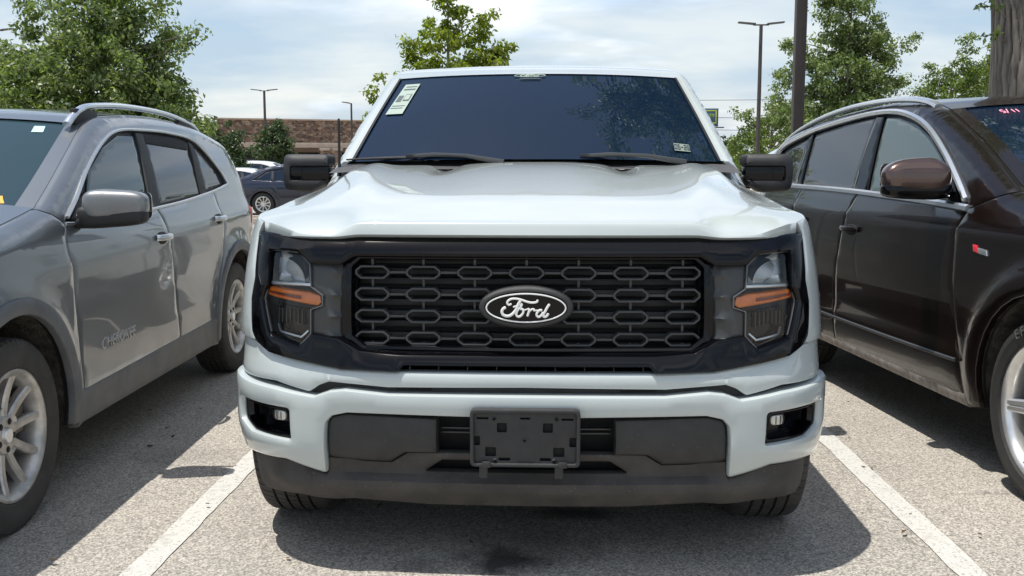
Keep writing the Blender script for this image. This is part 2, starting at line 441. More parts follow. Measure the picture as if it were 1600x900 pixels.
def strip(body, path, t0=-1., t1=1., nt_=24, crown=.03, bulge=0., off=0., pw=2.6, tp=None):
    """skin across the car along a side-view path of (y, z) points"""
    rows = []
    for i, (y, z) in enumerate(path):
        a = path[max(0, i-1)]; b = path[min(len(path)-1, i+1)]; tx, tz = b[0]-a[0], b[1]-a[1]; L = math.hypot(tx, tz) or 1
        nx, nz = tz/L, -tx/L            # inward-pointing normal in side view
        xe = body.X(y, min(z, body.top(y))); row = []
        for j in range(nt_+1):
            t = t0+(t1-t0)*j/nt_
            if tp: t = max(-tp(i), min(tp(i), t))
            c = 1-abs(t)**pw
            cr = crown(i/(len(path)-1)) if callable(crown) else crown; bu = bulge(i/(len(path)-1)) if callable(bulge) else bulge
            row.append((t*xe, y-bu*c+nx*off, z+cr*c+nz*off))
        rows.append(row)
    return rows
def poly_curve(P, n=6): return catmull(P, n)

def suv(root, sp):
    """closed car body from a spec: side-view outlines in (y, z), y measured back from the front axle"""
    paint, vis = sp['paint'], sp['vis']; hp = poly_curve(sp['hood'], 5); ws = poly_curve(sp['screen'], 5); rf = poly_curve(sp['roof'], 6); rg = poly_curve(sp['rearglass'], 5)
    tl = poly_curve(sp['tail'], 4); ns = poly_curve(sp['nose'], 4); lo = sp.get('lo', False)
    full = hp+ws[1:]+rf[1:]+rg[1:]
    mono = [full[0]]
    for p in full[1:]:
        if p[0] > mono[-1][0]+1e-3: mono.append(p)
    ys = [p[0] for p in mono]; zs = [p[1] for p in mono]
    top = lambda y: float(np.interp(y, ys, zs))
    B = Body(sp['prof'], sp['y0'], sp['y1'], top, sp.get('front', (.36, .5)), sp.get('rear', (.2, .4)), sp.get('rnd', .07), sp.get('flare', ()), sp.get('bumps'))
    res = .10 if lo else .045; bv = .003
    ex = [(y, top(y)-d) for y in np.arange(sp['y0']+.03, sp['y1']-.02, res) for d in ((.01, .035) if lo else (.004, .011, .022, .038, .058, .08))]
    arch = sp['arches']; sill = sp['sill']; gaps = sp['gaps']; belt = sp['belt']; dlo = sp['dlo']
    (fy, fz, fr), (ry, rz_, rr_) = arch
    # outline pieces
    def archpts(yc, zc, r, zl, rev=False):
        a = math.degrees(math.asin(max(-1, min(1, (zl-zc)/r)))); P = arc(yc, zc, r, 180-a, a, 18); return P if not rev else P[::-1]
    fa = archpts(fy, fz, fr, sill); ra = archpts(ry, rz_, rr_, sill)
    g1, g2, g3 = gaps                                   # each a list of points from the top (belt) down to the sill
    fbot = fa[-1]
    nose_side = [p for p in ns]                       # from hood edge down to the bottom
    toph = [p for p in mono if p[0] <= g1[0][0]]
    fender = toph+[(g1[0][0], top(g1[0][0]))][:0]
    apx = g1[0]
    # front wing: nose, hood line back to the door gap, down the gap, arch, bumper bottom
    wing = [p for p in mono if p[0] < sp['wingtop']]+[(sp['wingtop'], top(sp['wingtop']))]+g1+[(fbot[0], fbot[1])]+fa[::-1][1:]+[(sp['y0']+.06, sill)]+nose_side[::-1][1:-1]
    d1 = g1+g2[::-1]+[(belt[-1][0], belt[-1][1])][:0]
    bseg = lambda a, b: [p for p in belt if a < p[0] < b]
    door1 = g1+g2[::-1]+bseg(g1[0][0]+.01, g2[0][0]-.01)[::-1]
    door2 = g2+g3[::-1]+bseg(g2[0][0]+.01, g3[0][0]-.01)[::-1]
    # quarter panel with the roof frame round the windows
    tailp = tl
    qt = [p for p in mono if p[0] > sp['wingtop']]
    quarter = [(sp['wingtop'], top(sp['wingtop']))]+qt+tailp[1:]+[(sp['y1']-.06, sill)]+([q for q in ra[::-1] if q[0] > g3[-1][0]+.005 or q[1] > g3[-1][1]])+g3[::-1]+dlo['over']+[g1[0]]
    for sg in (-1, 1):
        full_detail = sg == vis
        fn = B.side(sg); r_ = res if full_detail else .11; e_ = ex if full_detail else [(y, top(y)-d) for y in np.arange(sp['y0']+.03, sp['y1']-.02, .11) for d in (.01, .035)]
        kw = dict(th=.03, bev=bv, res=r_, extra=e_, shrink=.0022)
        panel('front_wing', wing, fn, paint, root, **kw)
        dd = [panel('front_door', door1, fn, paint, root, **kw), panel('rear_door', door2, fn, paint, root, **kw)]
        panel('rear_quarter', quarter, fn, paint, root, **kw)
        # dark inner skin closes the gaps
        inner = [(sp['y0']+.3, sill+.03)]+fa[:]+ra[:]+[(sp['y1']-.25, sill+.03), (sp['y1']-.25, belt[-1][1]-.1)]+[p for p in belt[::-1]]+[(sp['y0']+.35, belt[0][1]-.18)]
        panel('inner_shell', inner, B.side(sg, .035), M['void'], root, th=.01, bev=0, res=.12)
        # glass, pillars, bright line
        panel('window_surround', dlo['outer'], B.side(sg, .020), M['plain'], root, th=.02, bev=.002, res=r_*.8)
        for i, g in enumerate(dlo['glass']):
            panel('window', g, B.side(sg, .011), sp['glassm'][i], root, th=.006, bev=.001, res=r_*.8)
        for g in dlo['pillars']:
            panel('pillar_trim', g, B.side(sg, .002), M['gloss'] if not sp.get('pilm') else sp['pilm'], root, th=.016, bev=.003, res=r_*.8)
        if dlo.get('trim') and not lo:
            for tr in dlo['trim']:
                pts = [(sg*(B.X(y, z)+.003), y, z) for y, z in poly_curve(tr, 5)]
                MB().add(*tubeg(pts, dlo.get('tr', .009), 6)).build('window_trim', sp['trimm'], root)
        for (yc, zc, r) in arch:                       # wheel housings
            zl = sill; a = math.degrees(math.asin(max(-1, min(1, (zl-zc)/r)))); P = arc(yc, zc, r+.004, 180-a, a, 20)
            rows = [[(sg*(B.raw(y, max(z, .35))-.012), y, z) for y, z in P], [(sg*(B.prof(.6)-.34), y, z) for y, z in P]]
            mb = MB().add(*grid(rows)); n = len(mb.v); mb.v += [(sg*(B.prof(.6)-.34), y, z) for y, z in P]; mb.f.append(tuple(range(n, n+len(P)))); mb.build('wheel_housing', M['liner'], root)
        if sp.get('clad'):
            cm, wd = sp['clad']
            for (yc, zc, r) in arch:
                a = math.degrees(math.asin(max(-1, min(1, (sill-zc)/(r+wd))))); P = arc(yc, zc, r+wd, 180-a, a, 22)
                Q = arc(yc, zc, r-.012, 180-a, a, 22)
                panel('arch_trim', P+Q[::-1], B.side(sg, -.012), cm, root, th=.03, bev=.006, res=.05)
            a0, a1 = fbot[0]+.035, ra[0][0]-.03
            panel('sill_trim', [(a0, sill-.02), (a1, sill-.02), (a1, sill+.15), (a0, sill+.125)], B.side(sg, -.006), cm, root, th=.05, bev=.01, res=.08)
    gl = sp['screenm']
    MB().add(*grid(strip(B, hp, crown=sp.get('hoodcrown', .045), bulge=lambda t: .16*(1-t)+.10*t, pw=3, nt_=36))).build('hood', paint, root, 40)
    nz_ = [p for p in ns]
    MB().add(*grid(strip(B, nz_, crown=lambda t: .045*(1-t), bulge=.16, pw=3, nt_=30))).build('front_bumper', paint, root, 40)
    # windscreen between painted pillars
    MB().add(*grid(strip(B, ws, crown=lambda t: .045*(1-t)+.03*t, bulge=lambda t: .10, pw=2.4, nt_=4, t0=-1, t1=-.915))).build('windscreen_pillar', paint, root, 60)
    MB().add(*grid(strip(B, ws, crown=lambda t: .045*(1-t)+.03*t, bulge=lambda t: .10, pw=2.4, nt_=4, t0=.915, t1=1))).build('windscreen_pillar', paint, root, 60)
    MB().add(*grid(strip(B, ws, crown=lambda t: .045*(1-t)+.03*t, bulge=lambda t: .10, pw=2.4, nt_=28, t0=-.925, t1=.925, off=.008))).build('windscreen', gl, root, 60)
    MB().add(*grid(strip(B, rf, crown=.03, bulge=lambda t: .10*(1-t), pw=2.4, nt_=36))).build('roof', paint, root, 50)
    MB().add(*grid(strip(B, rg, crown=.03, pw=2.4, nt_=24))).build('rear_window', gl, root, 50)
    MB().add(*grid(strip(B, [rg[-1]]+tl[1:], crown=lambda t: .03*(1-t), bulge=0, pw=3, nt_=24))).build('tailgate', paint, root, 50)
    MB().add(*boxg((B.prof(.5)*2-.5, sp['y1']-sp['y0']-.7, .30), (0, (sp['y0']+sp['y1'])/2, .42), .03)).build('underbody', M['void'], root)
    if not lo: MB().add(*boxg((B.prof(.9)*2-.12, .9, .02), (0, sp['wingtop']+.05, .95), 0)).build('sun_block_plate', M['void'], root)  # unseen plate added to stop sun leaking through the cowl slit
    return B

# ------------------------------------------------------------ the pickup
TR = empty('pickup_truck', (-.084, 3.2, 0))
tag(TR, 'pale grey pickup truck with gloss black grille parked head-on between the white lines', 'truck')
def interp(P):
    a, b = [p[0] for p in P], [p[1] for p in P]; return lambda z: float(np.interp(z, a, b))
KZ = Curve1([(.15, .96), (.25, .965), (.40, .975), (.50, .988), (.80, .988), (1.0, .972), (1.16, .952), (1.32, .93), (1.45, .90)])
OF = Curve1([(.15, .10), (.25, .07), (.36, .03), (.45, 0), (.66, 0), (.75, .03), (1.0, .05), (1.16, .09), (1.40, .12)])
XM = 1.055
def plan(x):
    x = abs(x); t = min(1, max(0, (x-.70)/.36)); return .06*x*x+.30*(1-math.sqrt(1-t*t))
_xs = list(np.linspace(0, .70, 30))+list(.70+.36*np.sin(np.linspace(0, math.asin((XM-.70)/.36), 60))[1:])
_ys = [plan(x) for x in _xs]; _ss = [0.]
for i in range(1, len(_xs)): _ss.append(_ss[-1]+math.hypot(_xs[i]-_xs[i-1], _ys[i]-_ys[i-1]))
SM = _ss[-1]
def s_of(x, z=None):
    sg = 1 if x >= 0 else -1; a = abs(x)/(KZ(z) if z is not None else 1)
    return sg*(float(np.interp(a, _xs, _ss)) if a <= XM else SM+a-XM)
def front(o=0., top=None, rnd=.07):
    """point on the nose: s along the bumper from the middle, round the corner and back along the side"""
    def f(s, z, d):
        sg = 1 if s >= 0 else -1; a = abs(s); e = 1e-3
        def pt(a):
            if a <= SM: return float(np.interp(a, _ss, _xs)), float(np.interp(a, _ss, _ys))
            return _xs[-1], _ys[-1]+a-SM
        x0, y0 = pt(max(0, a-.012)); x1, y1 = pt(a+.012); L = math.hypot(x1-x0, y1-y0); nx, ny = -(y1-y0)/L, (x1-x0)/L
        if a < .012: nx, ny = 0, 1
        x, y = pt(a); k = KZ(z)
        w = max(0, min(1, 1-(a-SM)/.5)) if a > SM else 1
        x = x*k+nx*(d+o); y = y+OF(z)*w+ny*(d+o)
        if top is not None:
            dz = top(y)-z
            if dz < rnd:
                q = (rnd-max(0, dz))/rnd; e_ = rnd*(1-math.sqrt(max(0, 1-q*q)))*smooth(S0C, S0C+.40, a); x += nx*e_; y += ny*e_
        return (sg*x, y, z)
    return f
S0C = s_of(.925, 1.16)
def half(P):   # right half outline (x, z) -> s, z ; listed from the middle out and back to the middle
    return [(s_of(p[0], p[1]), p[1])+tuple(p[2:]) for p in P]
def sym(P): H = half(P); return H+[(-p[0],)+p[1:] for p in H[::-1] if abs(p[0]) > 1e-4]
def mir(P): return [(-p[0],)+tuple(p[1:]) for p in P]
PW, GL = M['white'], M['gloss']

low = [(0, .628), (.455, .627), (.60, .640), (.652, .634), (.705, .615), (.85, .634), (.95, .640), (1.02, .648), (1.09, .655), (1.12, .60), (1.11, .47), (1.09, .40), (1.02, .368), (.995, .375), (.814, .382, .01), (.674, .340, .01), (.671, .407), (.665, .526, .02), (.645, .549, .02), (.592, .561), (.20, .555), (0, .555)]
fogp = [(1.005, .575, .02), (.794, .567, .012), (.789, .46, .012), (.947, .466, .02), (1.0, .496, .02)]
bumper = panel('front_bumper', fillet(sym(low), .012), front(-.012), PW, TR, holes=[fillet(half(fogp), .02), fillet(mir(half(fogp))[::-1], .02)], th=.06, bev=.013, res=.035)
up = [(0, .698), (.422, .698), (.618, .703), (.73, .723), (.883, .748), (.945, .770), (.99, .778), (1.10, .780), (1.125, .73), (1.115, .665), (1.09, .655), (.99, .651), (.856, .652), (.728, .625, .02), (.691, .649, .02), (.658, .661), (.623, .658), (.46, .646), (0, .651)]
panel('upper_bumper', fillet(sym(up), .006), front(.012), PW, TR, th=.05, bev=.007, res=.035)
panel('bumper_groove', sym([(0, .67), (.62, .68), (.73, .64), (.95, .67), (1.07, .68), (1.07, .62), (.72, .59), (.65, .615), (0, .61)]), front(.045), M['tex'], TR, th=.01, bev=0, res=.05)
for sg in (-1, 1):
    P = [(s_of(.455+a, .64)*sg, b) for a, b in ((-.14, .648), (-.02, .650), (-.02, .634), (-.14, .632))]
    panel('bumper_slot', P, front(.040), M['void'], TR, th=.01, bev=.002, res=.05)
# black glossy surround with the grille and headlamp openings
sur = [(0, 1.149), (.262, 1.148), (.568, 1.147), (.609, 1.137), (.705, 1.140), (.93, 1.150), (.944, 1.148), (.947, .991), (.962, .921), (.958, .806, .03), (.935, .772, .03), (.879, .744), (.728, .722), (.616, .704), (.425, .699), (.404, .7195, .006), (0, .720)]
opn = [(0, 1.076), (.572, 1.076, .01), (.62, 1.048, .01), (.726, 1.05, .01), (.775, 1.088, .01), (.890, 1.090, .01), (.893, .971), (.910, .926, .01), (.880, .808, .02), (.764, .778, .01), (.718, .819, .01), (.625, .805, .01), (.557, .768, .01), (.429, .760), (0, .761)]
def surf_(s, z, d):
    a = abs(s); w = smooth(.98, .80, a); dd = .75*max(0, z-1.098)*w-.006*smooth(1.075, 1.098, z)*w
    dd += (.9*max(0, z-.742)-.10*max(0, .742-z))*smooth(.62, .50, a)*(1 if z < .9 else 0)
    dd += .35*max(0, .772-z)*smooth(.62, .80, a)*-1*.3
    return front(-.004)(s, z, d+dd)
vent = [(0, .720), (.404, .719, .008), (.425, .7045), (0, .7045)]
panel('grille_surround', fillet(sym(sur), .008), surf_, GL, TR, holes=[fillet(sym(opn), .01)], th=.06, bev=.011, res=.035)
MB().add(*grid([[front(.0)(s, 1.149+.000, 0) for s in np.linspace(-.9, .9, 40)], [front(-.004)(s, 1.138, 0) for s in np.linspace(-.9, .9, 40)]])).build('surround_lip', GL, TR) if False else None
panel('grille_backing', sym([(0, 1.15), (.92, 1.13), (.93, .78), (.60, .69), (0, .69)]), front(.16), M['void'], TR, th=.02, bev=0, res=.08)
for i in range(9):
    x = (i-4)*.098
    panel('vent_fin', [(s_of(x-.0015), .706), (s_of(x+.0015), .706), (s_of(x+.0015), .719), (s_of(x-.0015), .719)], front(.02), M['mesh'], TR, th=.02, bev=0)
# inner chamfer frame of the grille
panel('grille_frame', fillet(sym([(0, 1.084), (.575, 1.084), (.625, 1.056), (.625, .795), (.557, .756), (0, .752)]), .01), front(.035), GL, TR,
      holes=[fillet(sym([(0, 1.064), (.560, 1.064), (.588, 1.040), (.588, .812), (.545, .778), (0, .776)]), .01)], th=.05, bev=.012, res=.04)
for i, z in enumerate((.80, .838, .874, .912, .948, .985, 1.02, 1.055)):    # glossy louvres behind the rings
    panel('louvre', [(s_of(-.60), z-.012), (s_of(.60), z-.012), (s_of(.60), z+.011), (s_of(-.60), z+.011)], front(.118+.01*(i % 2)), M['plain'], TR, th=.02, bev=.004, res=.06)
# satin mesh: rings joined by short bars
def ringpoly(a, b, c, f=.006): return [(-a, -f), (-a, f), (-a+c, b), (a-c, b), (a, f), (a, -f), (a-c, -b), (-a+c, -b)]
rg_me = MB().add(*panelg(fillet(ringpoly(.0595, .0235, .0195, .0075), .006, 3), lambda u, v, d: (u, d, v), holes=[fillet(ringpoly(.0505, .0155, .0140, .0050), .005, 3)[::-1]], th=.035, bev=.0032, res=.05)).mesh('grille_ring', M['mesh'], 40)
bar_me = MB().add(*boxg((.056, .020, .0085), (0, .012, 0), .002)).mesh('grille_bar', M['mesh'])
stub_me = MB().add(*boxg((.0085, .020, .034), (0, .018, 0), .002)).mesh('grille_stub', M['mesh'])
RZ = (1.021, .9475, .874, .800)
for r_i, z in enumerate(RZ):
    for c in range(-3, 4):
        if abs(c) == 0 and r_i in (1, 2): continue
        x = c*.1735; y = plan(x)+OF(z)+.05
        o = link('grille_ring', rg_me, TR, (x, y, z)); o.rotation_euler = (0, 0, math.atan(.12*x))
    for c in range(-3, 5):
        x = (c-.5)*.1735
        if abs(c-.5) < 1 and r_i in (1, 2): continue
        o = link('grille_bar', bar_me, TR, (x, plan(x)+OF(z)+.052, z))
        if abs(c-.5) > 3: o.scale = (.8, 1, 1)
    for c in range(-3, 4):
        for dz in ((-.037,) if r_i < 3 else (-.030,))+((.034,) if r_i == 0 else ()):
            x = c*.1735
            if c == 0 and r_i in (0, 1, 2) and not dz > 0: continue
            link('grille_stub', stub_me, TR, (x, plan(x)+OF(z)+.055, z+dz))
# matt cheeks between grille and lamps
side = [(.590, 1.052), (.625, 1.049), (.728, 1.049), (.724, .972), (.686, .945), (.686, .908), (.724, .894), (.722, .816), (.631, .803), (.590, .784)]
for sg in (-1, 1):
    P = half(side); P = P if sg > 0 else mir(P)
    ff = front(.022)
    def cheek(s, z, d, ff=ff):
        a = abs(s); t = smooth(.68, .60, a); bump_ = sum(math.exp(-((z-q)/.010)**2) for q in RZ)*smooth(.70, .66, a)
        return ff(s, z, d+.045*t-.010*bump_)
    panel('grille_cheek', P, cheek, M['mesh'], TR, th=.06, bev=.003, res=.012)
# badge
def ell(a, b, n=48, cx=0., cz=.0): return [(cx+a*math.cos(2*PI*i/n), cz+b*math.sin(2*PI*i/n)) for i in range(n)]
BZ = .914
bf = lambda o: (lambda u, v, d: (u, OF(BZ)+plan(u)+o+d, v+BZ))
bd = empty('badge', (0, 0, 0), parent=TR)
def dome(u, v, d): return (u, OF(BZ)+plan(u)-.018+d+.020*((u/.158)**2+(v/.072)**2), v+BZ)
panel('badge_rim', ell(.156, .0705), dome, M['tex'], bd, holes=[ell(.134, .052)[::-1]], th=.05, bev=.007, res=.03)
panel('badge_line', ell(.1325, .0492), bf(-.010), M['white_em'], bd, holes=[ell(.1275, .0445)[::-1]], th=.01, bev=.0012, res=.03)
panel('badge_field', ell(.134, .052), bf(-.006), GL, bd, th=.01, bev=0, res=.03)
FORD = [  # strokes of the script lettering: points (x, y), width
 ([(892, 352), (880, 380), (820, 388), (760, 376), (700, 356), (640, 342), (580, 344), (540, 366), (528, 396), (548, 416), (580, 402)], 13),
 ([(690, 362), (664, 400), (640, 460), (606, 510), (560, 546), (510, 550), (474, 530), (464, 496), (480, 462), (512, 446)], 17),
 ([(596, 444), (640, 428), (690, 410), (706, 396)], 10),
 ([(706, 400), (690, 440), (660, 470), (638, 512), (642, 548), (672, 558), (706, 532), (722, 492), (708, 466), (684, 470)], 14),
 ([(716, 476), (750, 474), (790, 456)], 8),
 ([(796, 460), (784, 508), (768, 556)], 14), ([(776, 524), (800, 486), (830, 466), (852, 474), (846, 492)], 12),
 ([(850, 490), (880, 480), (900, 486)], 8),
 ([(948, 480), (914, 480), (888, 506), (880, 540), (904, 560), (936, 540), (958, 500)], 14),
 ([(1036, 404), (1010, 440), (984, 490), (960, 536), (972, 558), (1000, 548), (1022, 516)], 15)]
def script(cx, cy, k, fn, m, parent, name='lettering', th=.004):
    mb = MB()
    for P, w in FORD:
        Q = catmull([(p[0], p[1]) for p in P], 4); pts = [fn((p[0]-cx)*k, (cy-p[1])*k, 0) for p in Q]
        n = len(pts); r = [w*k*(.55 if i in (0, n-1) else 1) for i in range(n)]
        q = Vector(fn(0, 0, th))-Vector(fn(0, 0, 0)); mb.add(*tubeg(pts, r, 8, flatdir=q, flat=.35))
    return mb.build(name, m, parent, 40)
script(752, 455, .000273, bf(-.011), M['white_em'], bd)
# headlamps
head = [(.905, 1.093), (.771, 1.087), (.729, 1.049), (.723, .974), (.682, .947), (.682, .91), (.724, .896), (.724, .816), (.766, .774), (.880, .800), (.912, .924), (.897, .97)]
for sg in (-1, 1):
    hl = empty('headlight', (0, 0, 0), parent=TR); mk = (lambda P: half(P)) if sg > 0 else (lambda P: mir(half(P)))
    panel('lamp_housing', fillet(mk(head), .006), front(.075), M['plain'], hl, th=.02, bev=.002, res=.03)
    edge = mk(head); c_in = offset(densify(ccw(edge), .03), .0035)
    panel('lamp_seal', edge, front(.010), M['seal'], hl, holes=[c_in[::-1]], th=.05, bev=.0015, res=.05)
    panel('lens', fillet(mk([(a, b) for a, b in head]), .006), front(.016), M['clear'], hl, th=.004, bev=.0015, res=.03)
    # upper reflector bowl
    rows = []
    for i in range(13):
        u = i/12; row = []
        for j in range(17):
            v = j/16; x = .748+.158*v; z = .985+.104*u-.016*(1-v)
            dd = .035+.055*math.sqrt(max(0, math.sin(PI*min(1, .1+.85*u))*math.sin(PI*min(1, .08+.86*v))))
            row.append(front(dd)(sg*s_of(x, z), z, 0))
        rows.append(row)
    MB().add(*grid(rows)).build('reflector_bowl', M['silver'], hl, 80)
    sp_ = MB()
    for k in range(12):                                                  # ribbed inner dome
        a = PI*k/11
        sp_.add(*tubeg([front(.050-.02*math.sin(a2))(sg*s_of(.865-.095*math.cos(a2)*(.5+.045*k), .99+.0), .988+.078*math.sin(a2)*(.35+.055*k), 0) for a2 in np.linspace(0, PI/1.9, 9)], .0016, 5))
    sp_.build('reflector_ribs', M['satin'], hl)
    panel('dark_baffle', mk([(.86, 1.090), (.775, 1.084), (.733, 1.048), (.728, .99), (.740, .99), (.748, 1.03), (.78, 1.060), (.83, 1.078)]), front(.03), M['void'], hl, th=.01, bev=.002, res=.03)
    panel('lamp_divider', mk([(.905, .985), (.727, .985), (.727, .974), (.905, .972)]), front(.022), M['satin'], hl, th=.03, bev=.003, res=.03)
    am = mk([(.903, .966, .004), (.740, .955, .01), (.695, .944, .006), (.690, .919, .006), (.706, .909, .008), (.903, .935, .004)])
    slot = mk([(.899, .9505), (.768, .939), (.768, .931), (.899, .9435)])
    panel('turn_signal', fillet(am, .006), front(.021), M['amber'], hl, holes=[slot if area(slot) < 0 else slot[::-1]], th=.03, bev=.005, res=.025)
    panel('signal_slot', slot, front(.034), M['amberd'], hl, th=.005, bev=0, res=.04)
    panel('low_lamp', fillet(mk([(.905, .905), (.742, .890), (.742, .812), (.782, .785), (.880, .812)]), .008), front(.062), GL, hl, th=.02, bev=.004, res=.03)
    for k in range(7):
        x = .775+.017*k; P = [(x, .892), (x+.006, .892), (x+.006, .850-.004*abs(k-3)), (x, .850-.004*abs(k-3))]
        panel('lamp_fin', mk(P), front(.045), M['mesh'], hl, th=.03, bev=.0015, res=.05)
    fr_ = mk([(.890, .836), (.880, .806), (.783, .792), (.752, .818), (.756, .822), (.785, .800), (.874, .813), (.884, .838)])
    panel('light_guide', fr_, front(.048), M['satin'], hl, th=.006, bev=.001, res=.04)
    # fog lamp pocket
    fg = empty('fog_lamp', (0, 0, 0), parent=TR)
    panel('pocket', mk([(1.02, .59), (.78, .58), (.775, .445), (1.02, .45)]), front(.055), GL, fg, th=.01, bev=0, res=.03)
    panel('pocket_trim', fillet(mk(fogp), .015), front(.006), M['gloss'], fg, holes=[fillet((lambda Q: Q if area(Q) < 0 else Q[::-1])(mk([(.99, .562), (.806, .557), (.801, .472), (.94, .478), (.985, .50)])), .014)], th=.05, bev=.004, res=.03)
    lx = sg*s_of(.842, .545); fl = MB(); n = 28
    def lamp(u, v, d): return front(.016)(lx+u, .536+v, d)
    fl.add(*panelg(fillet([(-.036, -.021), (.036, -.021), (.036, .021), (-.036, .021)], .012), lamp, th=.03, bev=.006, res=.02)); fl.build('lamp_bezel', M['plain'], fg)
    fb = MB()
    fb.add(*panelg(fillet([(-.027, -.0165), (.027, -.0165), (.027, .0165), (-.027, .0165)], .014), lambda u, v, d: lamp(u, v, d-.004-.005*(1-(u/.027)**2)), th=.01, bev=.004, res=.008))
    for q in (-.009, .009): panel('lens_rib', [(q-.0012, -.014), (q+.0012, -.014), (q+.0012, .014), (q-.0012, .014)], lambda u, v, d: lamp(u, v, d-.0102), M['mesh'], fg, th=.004, bev=0, res=.01)
    fb.build('lamp_element', mat('fog_glass', (.55, .54, .50), .12, .4, 1.), fg)
    panel('lamp_ring', fillet([(-.033, -.019), (.033, -.019), (.033, .019), (-.033, .019)], .014), lambda u, v, d: lamp(u, v, d-.003), M['plain'], fg, holes=[fillet([(-.029, -.0155), (.029, -.0155), (.029, .0155), (-.029, .0155)][::-1], .012)], th=.01, bev=.0015, res=.02)
# lower part: textured inserts, intake, valance
ins = [(.652, .544, .02), (.598, .556, .02), (.292, .546, .004), (.294, .426, .004), (.403, .425, .015), (.457, .388, .015), (.606, .392, .01), (.664, .402, .01), (.661, .519, .02)]
for sg in (-1, 1):
    P = half(ins); P = P if sg > 0 else mir(P)
    panel('bumper_insert', fillet(P, .01), front(.006), M['tex'], TR, th=.05, bev=.014, res=.04)
panel('insert_backing', sym([(0, .575), (.68, .575), (.69, .40), (.45, .37), (0, .37)]), front(.10), M['void'], TR, th=.01, bev=0, res=.08)
for z in (.487, .502):
    panel('intake_bar', [(s_of(-.29), z-.0028), (s_of(.29), z-.0028), (s_of(.29), z+.0028), (s_of(-.29), z+.0028)], front(.06), M['mesh'], TR, th=.02, bev=.002, res=.06)
val = [(0, .430), (.189, .424), (.400, .421), (.456, .382), (.55, .384), (.669, .400), (.676, .335), (.821, .374), (.965, .368), (.990, .362, .01), (.996, .30), (.990, .240, .02), (.965, .219, .02), (.789, .237), (.72, .230), (.66, .228), (.595, .235), (.56, .232), (.332, .219), (0, .219)]
li = [(0, .394), (.282, .394, .004), (.340, .352, .004), (.335, .350), (0, .350)]
def valf(s, z, d):
    a = abs(s); bulge = (-.030*smooth(.36, .30, z)+.035*smooth(.30, .22, z))*smooth(1.02, .85, a)
    ledge = .018*smooth(.325+.00*a, .335, z)*smooth(.70, .60, a)
    return front(.012)(s, z, d+bulge+ledge)
panel('valance', fillet(sym(val), .008), valf, M['dusty'], TR, holes=[fillet(sym(li), .004)], th=.04, bev=.009, res=.022)
panel('lower_intake', sym([(0, .41), (.36, .41), (.37, .33), (0, .33)]), front(.09), M['void'], TR, th=.01, bev=0, res=.08)
# plate bracket with its punched holes
pb = empty('plate_bracket', (0, 0, 0), parent=TR); q = .000326
def pr(x0, x1, z0, z1): return [((x0-781)*q, (385-z1)*q), ((x1-781)*q, (385-z1)*q), ((x1-781)*q, (385-z0)*q), ((x0-781)*q, (385-z0)*q)]
pf = lambda o: (lambda u, v, d: (u, -.048+o+d, v+.499))
holes = [pr(500, 598, 235, 330), pr(958, 1056, 235, 330), pr(268, 330, 370, 465), pr(1222, 1290, 380, 475), pr(383, 490, 483, 577), pr(1062, 1172, 483, 577),
         pr(295, 415, 178, 198), pr(730, 830, 178, 198), pr(1140, 1262, 185, 205), pr(515, 632, 590, 620), pr(928, 1040, 590, 620)]
panel('bracket_plate', fillet([(-.172, -.090), (.172, -.090), (.172, .090), (-.172, .090)], .01), pf(.006), M['tex'], pb, holes=[fillet(h[::-1], .004, 2) for h in holes], th=.006, bev=.001, res=.04)
panel('bracket_rim', fillet([(-.179, -.0955), (.179, -.0955), (.179, .0955), (-.179, .0955)], .018), pf(-.006), M['tex'], pb, holes=[fillet([(-.166, -.084), (.166, -.084), (.166, .083), (-.166, .083)][::-1], .01)], th=.03, bev=.0045, res=.04)
panel('bracket_backing', [(-.17, -.088), (.17, -.088), (.17, .088), (-.17, .088)], pf(.024), M['void'], pb, th=.02, bev=0, res=.08)
for x in (-.125, .122):
    MB().add(*boxg((.028, .012, .020), (x, -.056, .413), .004)).build('bracket_clip', M['tex'], pb)
    MB().add(*boxg((.028, .015, .05), (x-.012, -.026, .385), .003)).build('bracket_leg', M['tex'], pb)
for x, z in ((-.100, .562), (.102, .562), (-.002, .492), (-.098, .424), (.094, .424)):
    MB().add(*latheg([(0, .004), (.006, .0055), (.008, .0085), (.012, .009)], 14, 'y'), M4=Matrix.Translation((x, -.050, z))).build('boss', M['tex'], pb)

# wings, hood, cab
zf = Curve1([(0, 1.15), (.12, 1.160), (.25, 1.183), (.5, 1.222), (.8, 1.252), (1.2, 1.280), (1.40, 1.300), (1.55, 1.345), (1.66, 1.40), (1.8, 1.41)])
WR = .075
wf = lambda o=0.: front(o, top=zf, rnd=WR)
def y_of_s(s, z): return front(0)(s, z, 0)[1]
s_end = lambda y: SM+(y-_ys[-1])
arch_r = .475; ax_y = .735
def sy(y): # s on the side for a given y (side part)
    return SM+y-_ys[-1]
wt = []
for s in list(np.linspace(s_of(.925, 1.16), SM, 12))+list(np.linspace(SM+.04, sy(1.70), 34)):
    y = y_of_s(s, 1.2); wt.append((s, zf(y)-.001))
aa = [(sy(ax_y+arch_r*math.cos(t)), .40+arch_r*math.sin(t)) for t in np.linspace(PI-.05, 0.0, 26)]
lft = [(s_of(.944, 1.148), 1.146), (s_of(.947, .991), .991), (s_of(.962, .921), .921), (s_of(.958, .81), .81), (s_of(.945, .778), .778)]
a_first = [a for a in aa if a[1] > .782 or a[0] > sy(ax_y)]
wing = wt+[(sy(1.70), .47), (sy(1.36), .47)]+a_first[::-1]+[(s_of(1.10), .782)]+lft[::-1]
exw = [(s, z-d) for s, z in wt for d in (.004, .012, .024, .04, .06, .085)]
